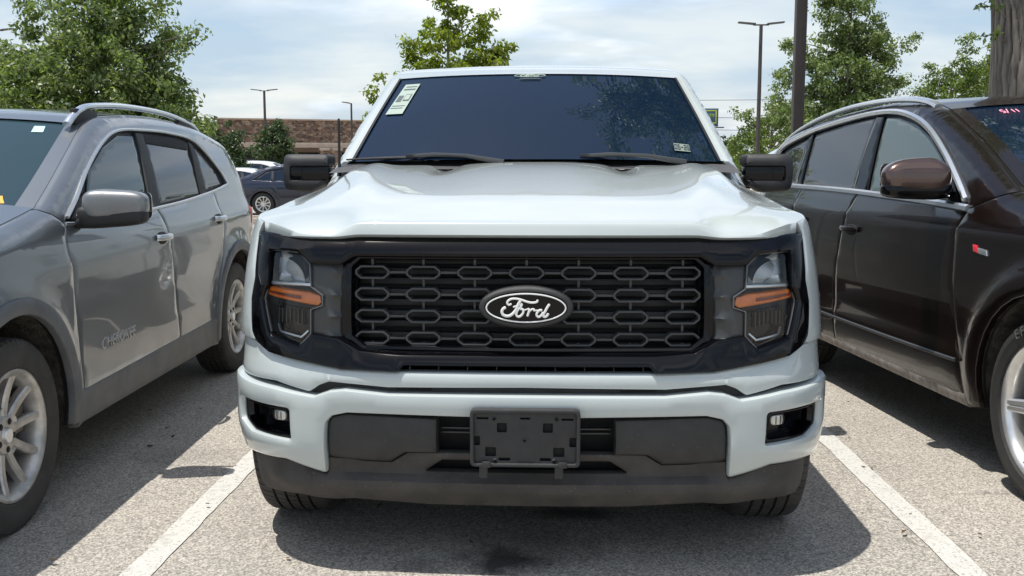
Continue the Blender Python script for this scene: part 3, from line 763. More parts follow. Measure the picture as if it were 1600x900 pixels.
for sg in (-1, 1):
    P = [(sg*a, b) for a, b in wing]
    panel('front_wing', P, wf(0), PW, TR, th=.03, bev=.003, res=.04, extra=[(sg*a, b) for a, b in exw], shrink=.0015)
    rows = [[(sg*(1.0), ax_y+(arch_r+.004)*math.cos(t), .40+(arch_r+.004)*math.sin(t)) for t in np.linspace(0, PI-.1, 24)],
            [(sg*.66, ax_y+(arch_r+.004)*math.cos(t), .40+(arch_r+.004)*math.sin(t)) for t in np.linspace(0, PI-.1, 24)]]
    MB().add(*grid(rows)).build('wheel_housing', M['void'], TR)
HY1 = 1.50; NT = 120; NV = 56
zcB = Curve1([(0, 1.140), (.03, 1.165), (.08, 1.190), (.14, 1.210), (.35, 1.250), (.7, 1.303), (1.1, 1.355), (1.5, 1.392)])
zc = Curve1([(0, 1.149), (.006, 1.166), (.014, 1.186), (.017, 1.1885), (.06, 1.197), (.14, 1.211), (.35, 1.250), (.7, 1.303), (1.1, 1.355), (1.5, 1.392)])
def wing_edge(s):
    y0 = y_of_s(s, 1.2); return wf(0)(s, zf(y0)-.001, 0)
S0 = s_of(.925, 1.16); E0 = wing_edge(S0)
_es = np.linspace(S0, sy(1.62), 80); _ep = [wing_edge(s) for s in _es]; _ey = [p[1] for p in _ep]
edge_at = lambda y: (float(np.interp(y, _ey, [p[0] for p in _ep]))-.004, y, float(np.interp(y, _ey, [p[2] for p in _ep])))
rows = []
for i in range(NV+1):
    v = ((0, .002, .0045, .007, .0095, .011, .0122, .016, .021, .028)[i] if i < 10 else .028+.972*((i-9)/(NV-9))**1.3); row = []; xe, ye, ze = edge_at(E0[1]+v*(HY1-.05-E0[1]))
    yc = .088+v*(HY1-.088); pe = plan(xe/.955)
    for j in range(NT+1):
        t = -1+2*j/NT; at_ = abs(t); x = t*xe
        g = (plan(x/.955)/pe)*(1-v)+at_**2*v; y = yc+(ye-yc)*g
        dyf = max(0, y-(plan(x/.955)+.088)) if i else 0
        a = .80+.09*v; P_ = 1-smooth(a, 1.0, at_); lipz = -.013*smooth(.560, .615, abs(x))*(1-smooth(0, .10, dyf))
        q_ = smooth(.55, .66, abs(x)); zb = zc(dyf)*(1-q_)+zcB(dyf)*q_; lipz = 0
        z = ze+(zb-ze)*P_
        z = min(z, 1.149-.009*q_*smooth(1.0, .93, at_)+(3.2+3*smooth(.86, 1, at_))*dyf)
        z += .013*math.exp(-((at_-(.70+.10*v))/.07)**2)*smooth(.05, .5, v)
        z += .016*math.exp(-((abs(x)-.0)/.30)**4)*smooth(.25, .9, v)
        z -= .022*math.exp(-((abs(x)-.405)/.055)**2)*smooth(.62, 1, v)
        row.append((x, y, z))
    rows.append(row)
first = [(p[0], p[1]+.012, p[2]-.010) for p in rows[0]]; lip2 = [(p[0], p[1]+.05, p[2]-.012) for p in rows[0]]
last = [(p[0], p[1]+.004, p[2]-.012) for p in rows[-1]]
rows = [lip2, first]+rows+[last]
MB().add(*grid(rows)).build('hood', PW, TR, 50)
MB().add(*grid([[(x, 1.40, z) for x in np.linspace(-.9, .9, 3)] for z in (.7, 1.3)])).build('firewall', M['void'], TR)
cw = [[(t*.935, y-.05*t*t, z-.02*abs(t)**3) for t in np.linspace(-1, 1, 30)] for y, z in ((1.40, 1.365), (1.47, 1.376), (1.56, 1.388), (1.62, 1.402), (1.70, 1.405))]
MB().add(*grid(cw)).build('cowl_panel', M['cowl'], TR, 60)
cabtop = [(1.60, 1.402), (1.95, 1.645), (2.28, 1.846)]
roofp = [(2.28, 1.846), (2.40, 1.893), (2.65, 1.925), (3.2, 1.940), (3.9, 1.925), (4.25, 1.895)]
backp = [(4.25, 1.895), (4.45, 1.65), (4.58, 1.40)]
ws_, rf_, rb_ = catmull(cabtop, 8), catmull(roofp, 6), catmull(backp, 5)
full = ws_+rf_[1:]+rb_[1:]; fy_ = [p[0] for p in full]; fz_ = [p[1] for p in full]
ctop = lambda y: float(np.interp(y, fy_, fz_))
CB = Body([(.4, 1.035), (.8, 1.052), (1.1, 1.025), (1.33, .975), (1.42, .948), (1.86, .812), (2.0, .77)], -5, 20, ctop, rnd=.055)
k1 = dict(crown=lambda t: .012, bulge=lambda t: .16, pw=2.2)
MB().add(*grid(strip(CB, ws_, nt_=5, t0=-1.0, t1=-.965, **k1))).build('windscreen_pillar', PW, TR, 60)
MB().add(*grid(strip(CB, ws_, nt_=5, t0=.965, t1=1.0, **k1))).build('windscreen_pillar', PW, TR, 60)
wsg = MB().add(*grid(strip(CB, ws_, nt_=40, t0=-.976, t1=.976, off=.006, **k1))).build('windscreen', M['glass'], TR, 80)
for t0, t1 in ((-.979, -.964), (.964, .979)):
    MB().add(*grid(strip(CB, ws_, nt_=4, t0=t0, t1=t1, off=-.003, **k1))).build('windscreen_trim', M['void'], TR, 80)
MB().add(*grid(strip(CB, rf_, nt_=50, crown=lambda t: .012+.018*t, bulge=lambda t: .16*(1-t)**2, pw=2.2))).build('roof', PW, TR, 50)
MB().add(*grid(strip(CB, rb_, nt_=20, crown=.012))).build('rear_window', M['glass'], TR, 50)
belt_ = [(1.74, 1.33), (4.45, 1.36)]
exc = [(y, ctop(y)-d) for y in np.arange(1.62, 4.58, .06) for d in (.004, .012, .024, .04, .06)]
for sg in (-1, 1):
    fn = CB.side(sg)
    panel('front_door', [(1.745, .50), (2.95, .50), (2.95, 1.335), (1.745, 1.325)], fn, PW, TR, th=.03, res=.08, shrink=.002)
    panel('rear_door', [(2.95, .50), (4.02, .50), (4.06, 1.345), (2.95, 1.335)], fn, PW, TR, th=.03, res=.08, shrink=.002)
    fr_ = full[1:]+[(4.60, .50), (4.02, .50), (4.06, 1.345), (4.02, 1.62), (3.85, 1.80), (3.0, 1.835), (2.45, 1.80), (2.1, 1.62), (1.78, 1.40), (1.745, 1.325), (1.62, 1.325), (1.60, 1.40)]
    panel('cab_side', fr_, fn, PW, TR, th=.03, res=.06, extra=exc, shrink=.001)
    panel('inner_shell', [(1.6, .52), (4.55, .52), (4.55, 1.3), (4.3, 1.86), (2.4, 1.86), (1.7, 1.38)], CB.side(sg, .04), M['void'], TR, th=.01, bev=0, res=.2)
    panel('window', [(1.86, 1.36), (2.90, 1.36), (2.92, 1.79), (2.48, 1.765), (2.12, 1.58)], CB.side(sg, .02), M['glass'], TR, th=.01, bev=.002, res=.1)
    panel('window', [(2.98, 1.36), (3.98, 1.365), (3.94, 1.62), (3.80, 1.77), (3.0, 1.79)], CB.side(sg, .02), M['glass'], TR, th=.01, bev=.002, res=.1)
    MB().add(*boxg((.06, 2.25, .10), (sg*.99, 2.88, .44), .02)).build('sill_step', M['tex'], TR)
    for y in (2.78, 3.86): MB().add(*boxg((.03, .20, .035), (sg*1.045, y, 1.15), .012)).build('door_handle', PW, TR)
    # bed side with wheel opening
    bed = [(4.66, .50), (4.98, .50)]+arc(5.45, .40, .49, 168, 12, 20)+[(5.95, .50), (6.50, .52), (6.52, 1.33), (4.66, 1.34)]
    BB = Body([(.4, 1.03), (.8, 1.045), (1.1, 1.03), (1.36, .99)], -5, 20, lambda y: 1.34, rnd=.03)
    panel('bed_side', bed, BB.side(sg), PW, TR, th=.05, res=.08)
    rows = [[(sg*xx, 5.45+.494*math.cos(t), .40+.494*math.sin(t)) for t in np.linspace(-.3, PI+.3, 20)] for xx in (1.02, .64)]
    MB().add(*grid(rows)).build('wheel_housing', M['void'], TR)
    panel('tail_light', [(-.05, 0), (.05, 0), (.05, .34), (-.05, .34)], flatfn((sg*.97, 6.535, .85), (-1, 0, 0), (0, 0, 1)), M['red'], TR, th=.05, bev=.006)
MB().add(*boxg((1.9, .05, .55), (0, 6.49, 1.05), .01)).build('tailgate', PW, TR)
MB().add(*boxg((1.9, .14, .18), (0, 6.60, .60), .03)).build('rear_bumper', M['chrome'], TR)
MB().add(*boxg((1.9, 1.85, .04), (0, 5.58, .82), .005)).build('bed_floor', M['plain'], TR)
MB().add(*boxg((1.9, .05, .5), (0, 4.70, 1.07), .01)).build('bed_front', PW, TR)
MB().add(*boxg((1.25, 6.0, .26), (0, 3.5, .46), .04)).build('underbody', M['void'], TR)
MB().add(*boxg((1.78, 2.75, .10), (0, 3.1, .52), .02)).build('cab_floor', M['void'], TR)
for y in (.0,): MB().add(*tubeg([(-.8, ax_y, .36), (.8, ax_y, .36)], .05)).build('front_axle', M['void'], TR)
for sg in (-1, 1):
    wheel(TR, sg*.897, ax_y, .405, .265, .235, 'ten', sg, tyre='rubber_d', grooves=4, blocks=70)
    wheel(TR, sg*.865, 5.45, .405, .265, .235, 'ten', sg, tyre='rubber_d', grooves=4, blocks=70)
# door mirrors
def sellip(c, r, e=(.35, .35), n=28, cut=None, taper=None):
    V = []; rows = []
    sp_ = lambda w, m: math.copysign(abs(w)**m, w)
    for i in range(n+1):
        a = -PI/2+PI*i/n; row = []
        for j in range(2*n):
            b = 2*PI*j/(2*n); x = sp_(math.cos(a), e[0])*sp_(math.cos(b), e[1]); y = sp_(math.cos(a), e[0])*sp_(math.sin(b), e[1]); z = sp_(math.sin(a), e[0])
            p = [x, y, z]
            if taper: p = taper(*p)
            row.append((c[0]+p[0]*r[0], c[1]+p[1]*r[1], c[2]+p[2]*r[2]))
        rows.append(row)
    return grid(rows, True)
for sg in (-1, 1):
    e = empty('side_mirror', (sg*1.155, 1.86, 1.345), parent=TR); e.scale = (sg, 1, 1)
    # C-shaped shell open towards the body
    fm = lambda u, v, d: (u, -.075+d-.02*(1-(v/.1)**2)+.05*max(0, u/.12)**3, v)
    panel('mirror_shell', fillet([(-.125, .092, .03), (.115, .092, .035), (.125, .02, .03), (.118, -.085, .04), (-.03, -.098, .03), (-.10, -.060, .03), (-.115, -.035), (.070, -.035, .01), (.070, .030, .01), (-.125, .030)], .02), fm, M['tex'], e, th=.16, bev=.022, res=.02)
    MB().add(*boxg((.195, .13, .072), (-.025, -.005, -.004), .012)).build('mirror_inset', M['gloss'], e)
    MB().add(*boxg((.004, .02, .062), (.015, -.062, -.004), .0)).build('inset_seam', M['void'], e)
    panel('mirror_glass', fillet([(-.10, -.08), (.11, -.08), (.11, .08), (-.10, .08)], .03), flatfn((0, .088, 0), (-1, 0, 0), (0, 0, 1)), M['chrome'], e, th=.01, bev=.002)
    MB().add(*boxg((.13, .07, .05), (-.15, .02, -.045), .015)).build('mirror_arm', M['tex'], e)
# wipers, aerial, stickers
def wiper(x0, x1, xa, zt, root):
    w = empty('wiper', (0, 0, 0), parent=root)
    f = lambda x, dz=0: (x, 1.475+.10*(x/.9)**2+dz*.9, 1.408+dz)
    MB().add(*tubeg([f(x0+(x1-x0)*t, .010*math.sin(PI*t)) for t in np.linspace(0, 1, 12)], [.004+.004*math.sin(PI*t) for t in np.linspace(0, 1, 12)], 8)).build('wiper_blade', M['tex'], w)
    xm = x0+(x1-x0)*.42
    MB().add(*tubeg([(xm, f(xm)[1]-.012, 1.424), (xm+.12, f(xm)[1]-.02, 1.430), ((xm+xa)/2+.05, f(xm)[1]-.05, 1.424), (xa, 1.44+.06*(xa/.9)**2, 1.394)], [.009, .011, .010, .014], 8)).build('wiper_arm', M['mesh'], w)
    MB().add(*boxg((.05, .02, .016), (xm+.01, f(xm)[1]-.012, 1.425), .004)).build('blade_clip', M['plain'], w)
wiper(-.90, -.16, -.14, 0, TR); wiper(-.10, .68, .70, 0, TR)
MB().add(*tubeg([(-.925, 1.53, 1.33), (-.925, 1.535, 1.40), (-.925, 1.54, 1.60)], [.012, .0065, .0055], 10)).build('aerial', M['plain'], TR)
def screen_pt(B, path, t, h, off, crown, bulge, pw):
    k = h*(len(path)-1); i = min(int(k), len(path)-2); f = k-i
    y = path[i][0]*(1-f)+path[i+1][0]*f; z = path[i][1]*(1-f)+path[i+1][1]*f
    tx, tz = path[i+1][0]-path[i][0], path[i+1][1]-path[i][1]; L = math.hypot(tx, tz); c = 1-abs(t)**pw
    return Vector((t*B.X(y, min(z, B.top(y))), y-bulge*c+tz/L*off, z+crown(h)*c-tx/L*off))
on_truck = lambda t, h, off=-.001: screen_pt(CB, ws_, t, h, off, lambda q: .012, .16, 2.2)
def decal(name, poly, m, parent, on, lift=0.):
    """thin print on curved glass: four corners in (across, up) glass coordinates"""
    q = [Vector(p) for p in poly]; n = 8; rows = []
    for i in range(n+1):
        a = q[0].lerp(q[3], i/n); b = q[1].lerp(q[2], i/n)
        rows.append([tuple(on(*a.lerp(b, j/n)[:2], -.001-lift)) for j in range(n+1)])
    return MB().add(*grid(rows)).build(name, m, parent, 0)
SQ = [(-.90, .86), (-.795, .86), (-.815, .48), (-.925, .48)]
decal('window_sticker', SQ, M['paper'], TR, on_truck)
def inner(Q, u0, u1, v0, v1):
    a, b, c, d = [Vector(p) for p in Q]; P = lambda u, v: tuple((a.lerp(b, u)).lerp(d.lerp(c, u), v))
    return [P(u0, v0), P(u1, v0), P(u1, v1), P(u0, v1)]
for (u0, u1, v0, v1) in ((.18, .9, .10, .13), (.14, .9, .19, .235), (.10, .42, .42, .62), (.52, .90, .38, .60), (.08, .86, .74, .76), (.08, .80, .81, .83)):
    decal('sticker_print', inner(SQ, u0, u1, v0, v1), M['ink'], TR, on_truck, .0015)
decal('sticker_print', inner(SQ, .56, .86, .41, .57), M['paper'], TR, on_truck, .003)
SQ2 = [(.755, .195), (.840, .182), (.832, .108), (.747, .120)]
decal('registration_sticker', SQ2, mat('faded_sticker', (.19, .235, .20), .5), TR, on_truck)
# digits 05-26 as flat strokes
SEG = {'0': 'abcdef', '5': 'afgcd', '2': 'abged', '6': 'afgecd', '-': 'g', '1': 'bc', '/': 's'}
def digits(txt, Q, m, parent, on, w=.018, name='digits', lift=.0015, th=.0022):
    mb = MB(); n = len(txt); cw_ = 1/n
    for i, ch in enumerate(txt):
        u0, u1, v0, vm, v1 = i*cw_+cw_*.18, i*cw_+cw_*.82, .22, .5, .78
        seg = {'a': ((u0, v0), (u1, v0)), 'b': ((u1, v0), (u1, vm)), 'c': ((u1, vm), (u1, v1)), 'd': ((u0, v1), (u1, v1)), 'e': ((u0, vm), (u0, v1)), 'f': ((u0, v0), (u0, vm)), 'g': ((u0, vm), (u1, vm)), 's': ((u1, v0-.1), (u0, v1+.1))}
        for s_ in SEG[ch]:
            p, q_ = [inner(Q, a[0], a[0], a[1], a[1])[0] for a in seg[s_]]
            mb.add(*tubeg([on(p[0], p[1], -.002-lift), on(q_[0], q_[1], -.002-lift)], th, 5))
    return mb.build(name, m, parent)
digits('05-26', SQ2, M['ink'], TR, on_truck)
OV = MB(); c0 = (-.045, .948)
OV.add(*tubeg([on_truck(c0[0]+.105*math.cos(a), c0[1]+.028*math.sin(a), -.002) for a in np.linspace(0, 2*PI, 40)], .0022, 5))
OV.build('oval_decal', M['paper'], TR)
script(752, 455, .00017, lambda u, v, d: tuple(on_truck(c0[0]+u/.76, c0[1]+v*1.35, -.003+d)), M['paper'], TR, 'decal_lettering', .002)

# ------------------------------------------------------------ the grey SUV on the left
def place(name, hub, yaw, off, sg):      # hub: outer face of the near front wheel on the ground
    t = R(yaw); n = Vector((math.cos(t), math.sin(t), 0)); d = Vector((-math.sin(t), math.cos(t), 0))
    return empty(name, Vector(hub)-n*(sg*off), t)
GS = place('parked_suv', (-2.003, 3.53, 0), 2.2, .925, 1)
tag(GS, 'dusty grey SUV with silver roof rails parked left of the pickup', 'SUV')
belt = [(.60, 1.135), (.8, 1.130), (1.2, 1.140), (1.72, 1.158), (2.2, 1.18), (2.78, 1.222), (3.06, 1.252), (3.135, 1.262)]
over = [(3.135, 1.262), (3.08, 1.34), (2.90, 1.47), (2.70, 1.545), (2.3, 1.572), (1.9, 1.573), (1.55, 1.558), (1.3, 1.495), (1.0, 1.365), (.78, 1.235), (.64, 1.16)]
def creases(y, z):
    return .007*math.exp(-((z-(.93+.04*y))/.045)**2)-.004*math.exp(-((z-(.60+.03*y))/.14)**2)*smooth(.45, .9, y)*smooth(2.9, 2.4, y)
gspec = dict(paint=M['grey'], vis=1, y0=-.90, y1=3.90, sill=.285,
  prof=[(.2, .90), (.35, .915), (.6, .925), (.9, .935), (1.05, .925), (1.15, .895), (1.30, .855), (1.56, .765), (1.72, .70)],
  hood=[(-.80, .98), (-.6, 1.03), (-.2, 1.09), (.2, 1.15), (.52, 1.205)], screen=[(.52, 1.205), (.95, 1.415), (1.30, 1.580)],
  roof=[(1.30, 1.580), (1.5, 1.628), (2.0, 1.660), (2.5, 1.660), (3.0, 1.625), (3.4, 1.555)], rearglass=[(3.4, 1.555), (3.62, 1.34), (3.76, 1.08)],
  tail=[(3.76, 1.08), (3.86, .92), (3.90, .6), (3.84, .29)], nose=[(-.80, .98), (-.88, .90), (-.90, .6), (-.84, .29)], wingtop=.50,
  gaps=([(.60, 1.135), (.555, 1.07), (.59, .80), (.665, .45), (.68, .285)], [(1.72, 1.158), (1.80, .95), (1.93, .45), (1.94, .285)], [(2.78, 1.222), (2.81, 1.0), (2.76, .82), (2.655, .66), (2.58, .48), (2.56, .285)]),
  belt=belt, arches=((.06, .36, .475), (3.10, .36, .475)), flare=((.06, .36, .50, .020), (3.10, .36, .50, .020)), bumps=creases, front=(.38, .60), rear=(.25, .55),
  dlo=dict(over=over, outer=[(.66, 1.145)]+belt[1:-1]+[(3.12, 1.265)]+over[1:],
    glass=[[(.84, 1.150), (1.62, 1.170), (1.775, 1.535), (1.55, 1.532), (1.3, 1.466), (1.02, 1.345)],
           [(1.81, 1.178), (2.52, 1.212), (2.62, 1.525), (2.3, 1.548), (1.93, 1.548)],
           [(2.67, 1.232), (3.03, 1.262), (2.98, 1.35), (2.84, 1.44), (2.735, 1.49)]],
    pillars=[[(1.645, 1.165), (1.785, 1.172), (1.905, 1.555), (1.80, 1.555)], [(2.545, 1.208), (2.645, 1.218), (2.705, 1.512), (2.642, 1.532)], [(.68, 1.148), (.80, 1.145), (.90, 1.258), (.82, 1.235)]],
    trim=[over[::-1], belt], tr=.008),
  glassm=[M['greyglass'], M['midglass'], M['midglass']], screenm=M['teal'], trimm=M['satin'], clad=(M['greyclad'], .055), pilm=M['plain'])
GB = suv(GS, gspec)
gws = poly_curve(gspec['screen'], 5)
on_g = lambda t, h, off=-.001: screen_pt(GB, gws, t, h, off+.006, lambda q: .045*(1-q)+.03*q, .10, 2.4)
for x, y in ((.815, .06), (.815, 3.10)):
    wheel(GS, x, y, .372, .225, .245, 'split', 1, tyre='rubber_d', rim='rimd'); wheel(GS, -x, y, .372, .225, .245, 'split', -1, tyre='rubber_d', rim='rimd')
def rail(root, B, pts, inset, r, m, foot, sgs=(1, -1)):
    for sg in sgs:
        e = MB(); P = catmull(pts, 6); PP = []
        for i, (y, z) in enumerate(P): PP.append((sg*(B.prof(1.6)-inset-.0*(y)), y, z))
        e.add(*tubeg(PP, r, 10, flatdir=(0, 0, 1), flat=.75)); rr_ = e.build('roof_rail', m, root)
        for y in foot: MB().add(*boxg((.03, .26, .08), (sg*(B.prof(1.6)-inset), y, B.top(y)+.006), .01)).build('rail_foot', M['plain'], rr_)
rail(GS, GB, [(1.20, 1.575), (1.26, 1.612), (1.34, 1.648), (1.48, 1.676), (1.9, 1.700), (2.5, 1.697), (2.95, 1.660), (3.12, 1.628), (3.18, 1.59)], .085, .021, M['bright'], (1.40, 2.90))
for sg in (1, -1): panel('window_visor', [(1.86, 1.505), (2.585, 1.478), (2.622, 1.524), (2.3, 1.547), (1.90, 1.547)], GB.side(sg, .004), M['void'], GS, th=.008, bev=.001, res=.04)
def handle(root, B, sg, y, z, m, l=.17):
    e = empty('door_handle', (0, 0, 0), parent=root); x = B.X(y, z)
    MB().add(*sellip((sg*(x-.004), y, z-.004), (.012, l*.42, .034), (.8, .8), 12)).build('handle_cup', M['void'], e)
    P = [(sg*(B.X(yy, z)+o), yy, z+.002) for yy, o in ((y-l/2, .0), (y-l/2+.02, .020), (y, .032), (y+l/2-.02, .024), (y+l/2, .004))]
    MB().add(*tubeg(catmull(P, 4), .0135, 10, flatdir=(0, 0, 1), flat=1.2)).build('handle_grip', m, e)
for sg in (1, -1):
    handle(GS, GB, sg, 1.66, 1.005, M['satin']); handle(GS, GB, sg, 2.70, 1.052, M['satin'])
    e = empty('side_mirror', (sg*.950, .72, 1.175), parent=GS); e.scale = (sg, 1, 1)
    tp = lambda x, y, z: (x, y*(1-.30*x)-.25*x*x, z*(1-.18*x)+.05*x)
    V, F = sellip((.135, .0, .036), (.132, .080, .066), (.55, .55), 22, taper=tp)
    MB().add(V, F).build('mirror_cap', M['grey'], e, 80)
    V, F = sellip((.120, .0, -.012), (.143, .079, .048), (.5, .5), 16, taper=tp)
    MB().add(V, F).build('mirror_base', M['plain'], e, 80)
    MB().add(*boxg((.14, .08, .035), (-.02, .0, -.048), .012)).build('mirror_arm', M['plain'], e)
    panel('mirror_glass', fillet([(-.12, -.03), (.10, -.035), (.10, .09), (-.12, .09)], .03), flatfn((.13, .086, .0), (-1, 0, 0), (0, 0, 1)), M['chrome'], e, th=.01)
mwb = Matrix(((0, 0, 1, GB.X(1.06, .575)+.001), (1, 0, 0, 1.06), (0, 1, 0, .572), (0, 0, 0, 1)))
text_mesh('name_lettering', 'CHEROKEE', .074, mat('badge_letters', (.66, .67, .68), .25, .9), GS, mwb, .0018, .25, space=1.12)
decal('toll_tag', [(.735, .89), (.80, .90), (.81, .80), (.742, .79)], M['mint'], GS, on_g)
tagm = mat('orange_paper', (.75, .36, .05), .6)
decal('dashboard_paper', [(.66, .10), (.83, .12), (.86, .035), (.66, .0)], tagm, GS, on_g)
for sg in (1, -1):
    panel('tail_light', [(3.52, .98), (3.80, .96), (3.74, 1.06), (3.56, 1.10)], GB.side(sg, -.006), M['red'], GS, th=.02, bev=.004, res=.04)
    panel('headlight', [(-.80, .82), (-.30, .93), (-.32, .99), (-.74, .93)], GB.side(sg, -.006), M['clear'], GS, th=.01, bev=.003, res=.04)
    panel('headlight_back', [(-.80, .82), (-.30, .93), (-.32, .99), (-.74, .93)], GB.side(sg, -.001), M['silver'], GS, th=.01, bev=.0, res=.04)

# ------------------------------------------------------------ the dark brown SUV on the right
BS = place('parked_suv', (1.95, 3.94, 0), 6, .965, -1)
tag(BS, 'glossy dark brown SUV with chrome window line parked right of the pickup', 'SUV')
belt = [(.72, 1.185), (1.2, 1.205), (2.0, 1.228), (2.6, 1.238), (2.93, 1.241), (3.3, 1.248), (3.70, 1.262)]
over = [(3.70, 1.262), (3.80, 1.34), (3.69, 1.46), (3.567, 1.532), (3.2, 1.604), (2.94, 1.638), (2.5, 1.676), (2.147, 1.692), (1.85, 1.680), (1.573, 1.63), (1.35, 1.555), (1.1, 1.43), (.9, 1.31), (.77, 1.222)]
def bcr(y, z):
    return .012*math.exp(-((z-(1.085+.01*y))/.025)**2)+.010*smooth(.56, .50, z)*smooth(.60, .8, y)*smooth(2.6, 2.4, y)
bspec = dict(paint=M['brown'], vis=-1, y0=-1.0, y1=4.20, sill=.30,
  prof=[(.2, .90), (.32, .935), (.5, .962), (.8, .975), (1.05, .965), (1.15, .945), (1.22, .92), (1.35, .880), (1.65, .775), (1.8, .70)],
  hood=[(-.88, .92), (-.7, 1.0), (-.3, 1.12), (.1, 1.205), (.46, 1.275)], screen=[(.46, 1.275), (.95, 1.50), (1.42, 1.675)],
  roof=[(1.42, 1.675), (1.65, 1.722), (2.07, 1.748), (2.5, 1.742), (3.05, 1.702), (3.6, 1.620), (3.88, 1.545)], rearglass=[(3.88, 1.545), (4.02, 1.36), (4.10, 1.15)],
  tail=[(4.10, 1.15), (4.17, .95), (4.20, .6), (4.13, .30)], nose=[(-.88, .92), (-.97, .80), (-1.0, .55), (-.93, .30)], wingtop=.44,
  gaps=([(.72, 1.185), (.775, 1.06), (.76, .85), (.69, .55), (.655, .30)], [(2.0, 1.228), (2.10, 1.0), (2.16, .76), (2.19, .30)], [(2.93, 1.241), (2.99, 1.05), (2.90, .86), (2.72, .72), (2.60, .55), (2.52, .30)]),
  belt=belt, arches=((.05, .39, .475), (3.05, .39, .475)), flare=((.05, .39, .53, .026), (3.05, .39, .53, .026)), bumps=bcr, front=(.40, .65), rear=(.3, .6), rnd=.08,
  dlo=dict(over=over, outer=[(.80, 1.20)]+belt[1:-1]+[(3.68, 1.268)]+over[1:],
    glass=[[(.97, 1.218), (1.88, 1.243), (2.015, 1.655), (1.83, 1.645), (1.58, 1.598), (1.36, 1.523), (1.13, 1.40)],
           [(2.12, 1.248), (2.98, 1.257), (3.07, 1.590), (2.6, 1.640), (2.175, 1.662)],
           [(3.12, 1.262), (3.60, 1.275), (3.68, 1.37), (3.54, 1.485), (3.18, 1.565)]],
    pillars=[[(1.90, 1.238), (2.10, 1.242), (2.15, 1.668), (2.04, 1.664)], [(3.0, 1.252), (3.10, 1.255), (3.155, 1.585), (3.095, 1.598)], [(.84, 1.205), (.95, 1.212), (1.10, 1.40), (.96, 1.315)]],
    trim=[over[::-1], belt], tr=.018),
  glassm=[M['greyglass'], M['midglass'], M['midglass']], screenm=M['glass'], trimm=M['bright'])
BB2 = suv(BS, bspec)
bws = poly_curve(bspec['screen'], 5)
on_b = lambda t, h, off=-.001: screen_pt(BB2, bws, t, h, off+.006, lambda q: .045*(1-q)+.03*q, .10, 2.4)
for x, y in ((.828, .05), (.828, 3.05)):
    wheel(BS, -x, y, .392, .27, .288, 'wide', -1, steer=R(0), rim='rim'); wheel(BS, x, y, .392, .27, .288, 'wide', 1, rim='rim')
rail(BS, BB2, [(1.50, 1.690), (1.60, 1.722), (1.80, 1.748), (2.1, 1.762), (2.6, 1.756), (3.1, 1.716), (3.55, 1.648), (3.86, 1.575)], .085, .024, M['bright'], ())
for sg in (-1, 1):
    handle(BS, BB2, sg, 1.97, 1.015, M['brown'], .20); handle(BS, BB2, sg, 2.82, 1.03, M['brown'], .20)
    P = [(sg*(BB2.X(y, z)+.004), y, z) for y, z in catmull([(.70, .485), (1.4, .475), (2.1, .470), (2.52, .47)], 6)]
    MB().add(*tubeg(P, .009, 6)).build('side_moulding', M['mesh'], BS)
    panel('sill_trim', [(.64, .275), (2.55, .275), (2.55, .335), (.64, .335)], BB2.side(sg, -.002), mat('muddy_sill', (.24, .22, .20), .6, var=.4, vscale=20), BS, th=.05, bev=.012, res=.08)
    e = empty('side_mirror', (sg*.935, .93, 1.30), parent=BS); e.scale = (sg, 1, 1)
    tp = lambda x, y, z: (x, y*(1-.25*x)-.25*x*x, z*(1-.12*x)+.0*x)
    V, F = sellip((.170, .0, .020), (.158, .088, .098), (.80, .62), 22, taper=tp)
    MB().add(V, F).build('mirror_cap', M['brown_cap'], e, 80)
    V, F = sellip((.165, .0, -.034), (.162, .083, .046), (.6, .5), 16, taper=tp)
    MB().add(V, F).build('mirror_base', M['gloss'], e, 80)
    MB().add(*boxg((.18, .07, .035), (.0, .0, -.058), .012)).build('mirror_arm', M['gloss'], e)
    panel('mirror_glass', fillet([(-.12, -.07), (.10, -.07), (.10, .07), (-.12, .07)], .03), flatfn((.175, .086, .02), (-1, 0, 0), (0, 0, 1)), M['chrome'], e, th=.01)
    panel('tail_light', [(3.75, .98), (4.05, 1.0), (4.05, 1.10), (3.80, 1.08)], BB2.side(sg, -.006), M['red'], BS, th=.02, bev=.004, res=.04)
    panel('headlight', [(-.88, .72), (-.40, .82), (-.42, .92), (-.80, .88)], BB2.side(sg, -.006), M['silver'], BS, th=.01, bev=.003, res=.04)
# small red and silver wing badge
wb = empty('wing_badge', (0, 0, 0), parent=BS); bx_ = BB2.X(.62, 1.0)
panel('badge_red', [(.555, .995), (.59, 1.0), (.60, 1.03), (.565, 1.027)][::-1], BB2.side(-1, -.006), mat('badge_red', (.75, .03, .05), .3, coat=1), wb, th=.006, bev=.001)
panel('badge_bar', [(.545, .993), (.557, 1.018), (.485, 1.012), (.475, .988)], BB2.side(-1, -.006), M['satin'], wb, th=.006, bev=.001)
digits('5/11', [(-.72, .90), (-.60, .90), (-.60, .81), (-.72, .81)], M['pink'], BS, on_b, th=.0035, name='marker_date')
wp = MB().add(*tubeg([on_b(-.9+1.1*t, .03+.05*math.sin(PI*t), -.012) for t in np.linspace(0, 1, 12)], .008, 8)).build('wiper', M['plain'], BS)

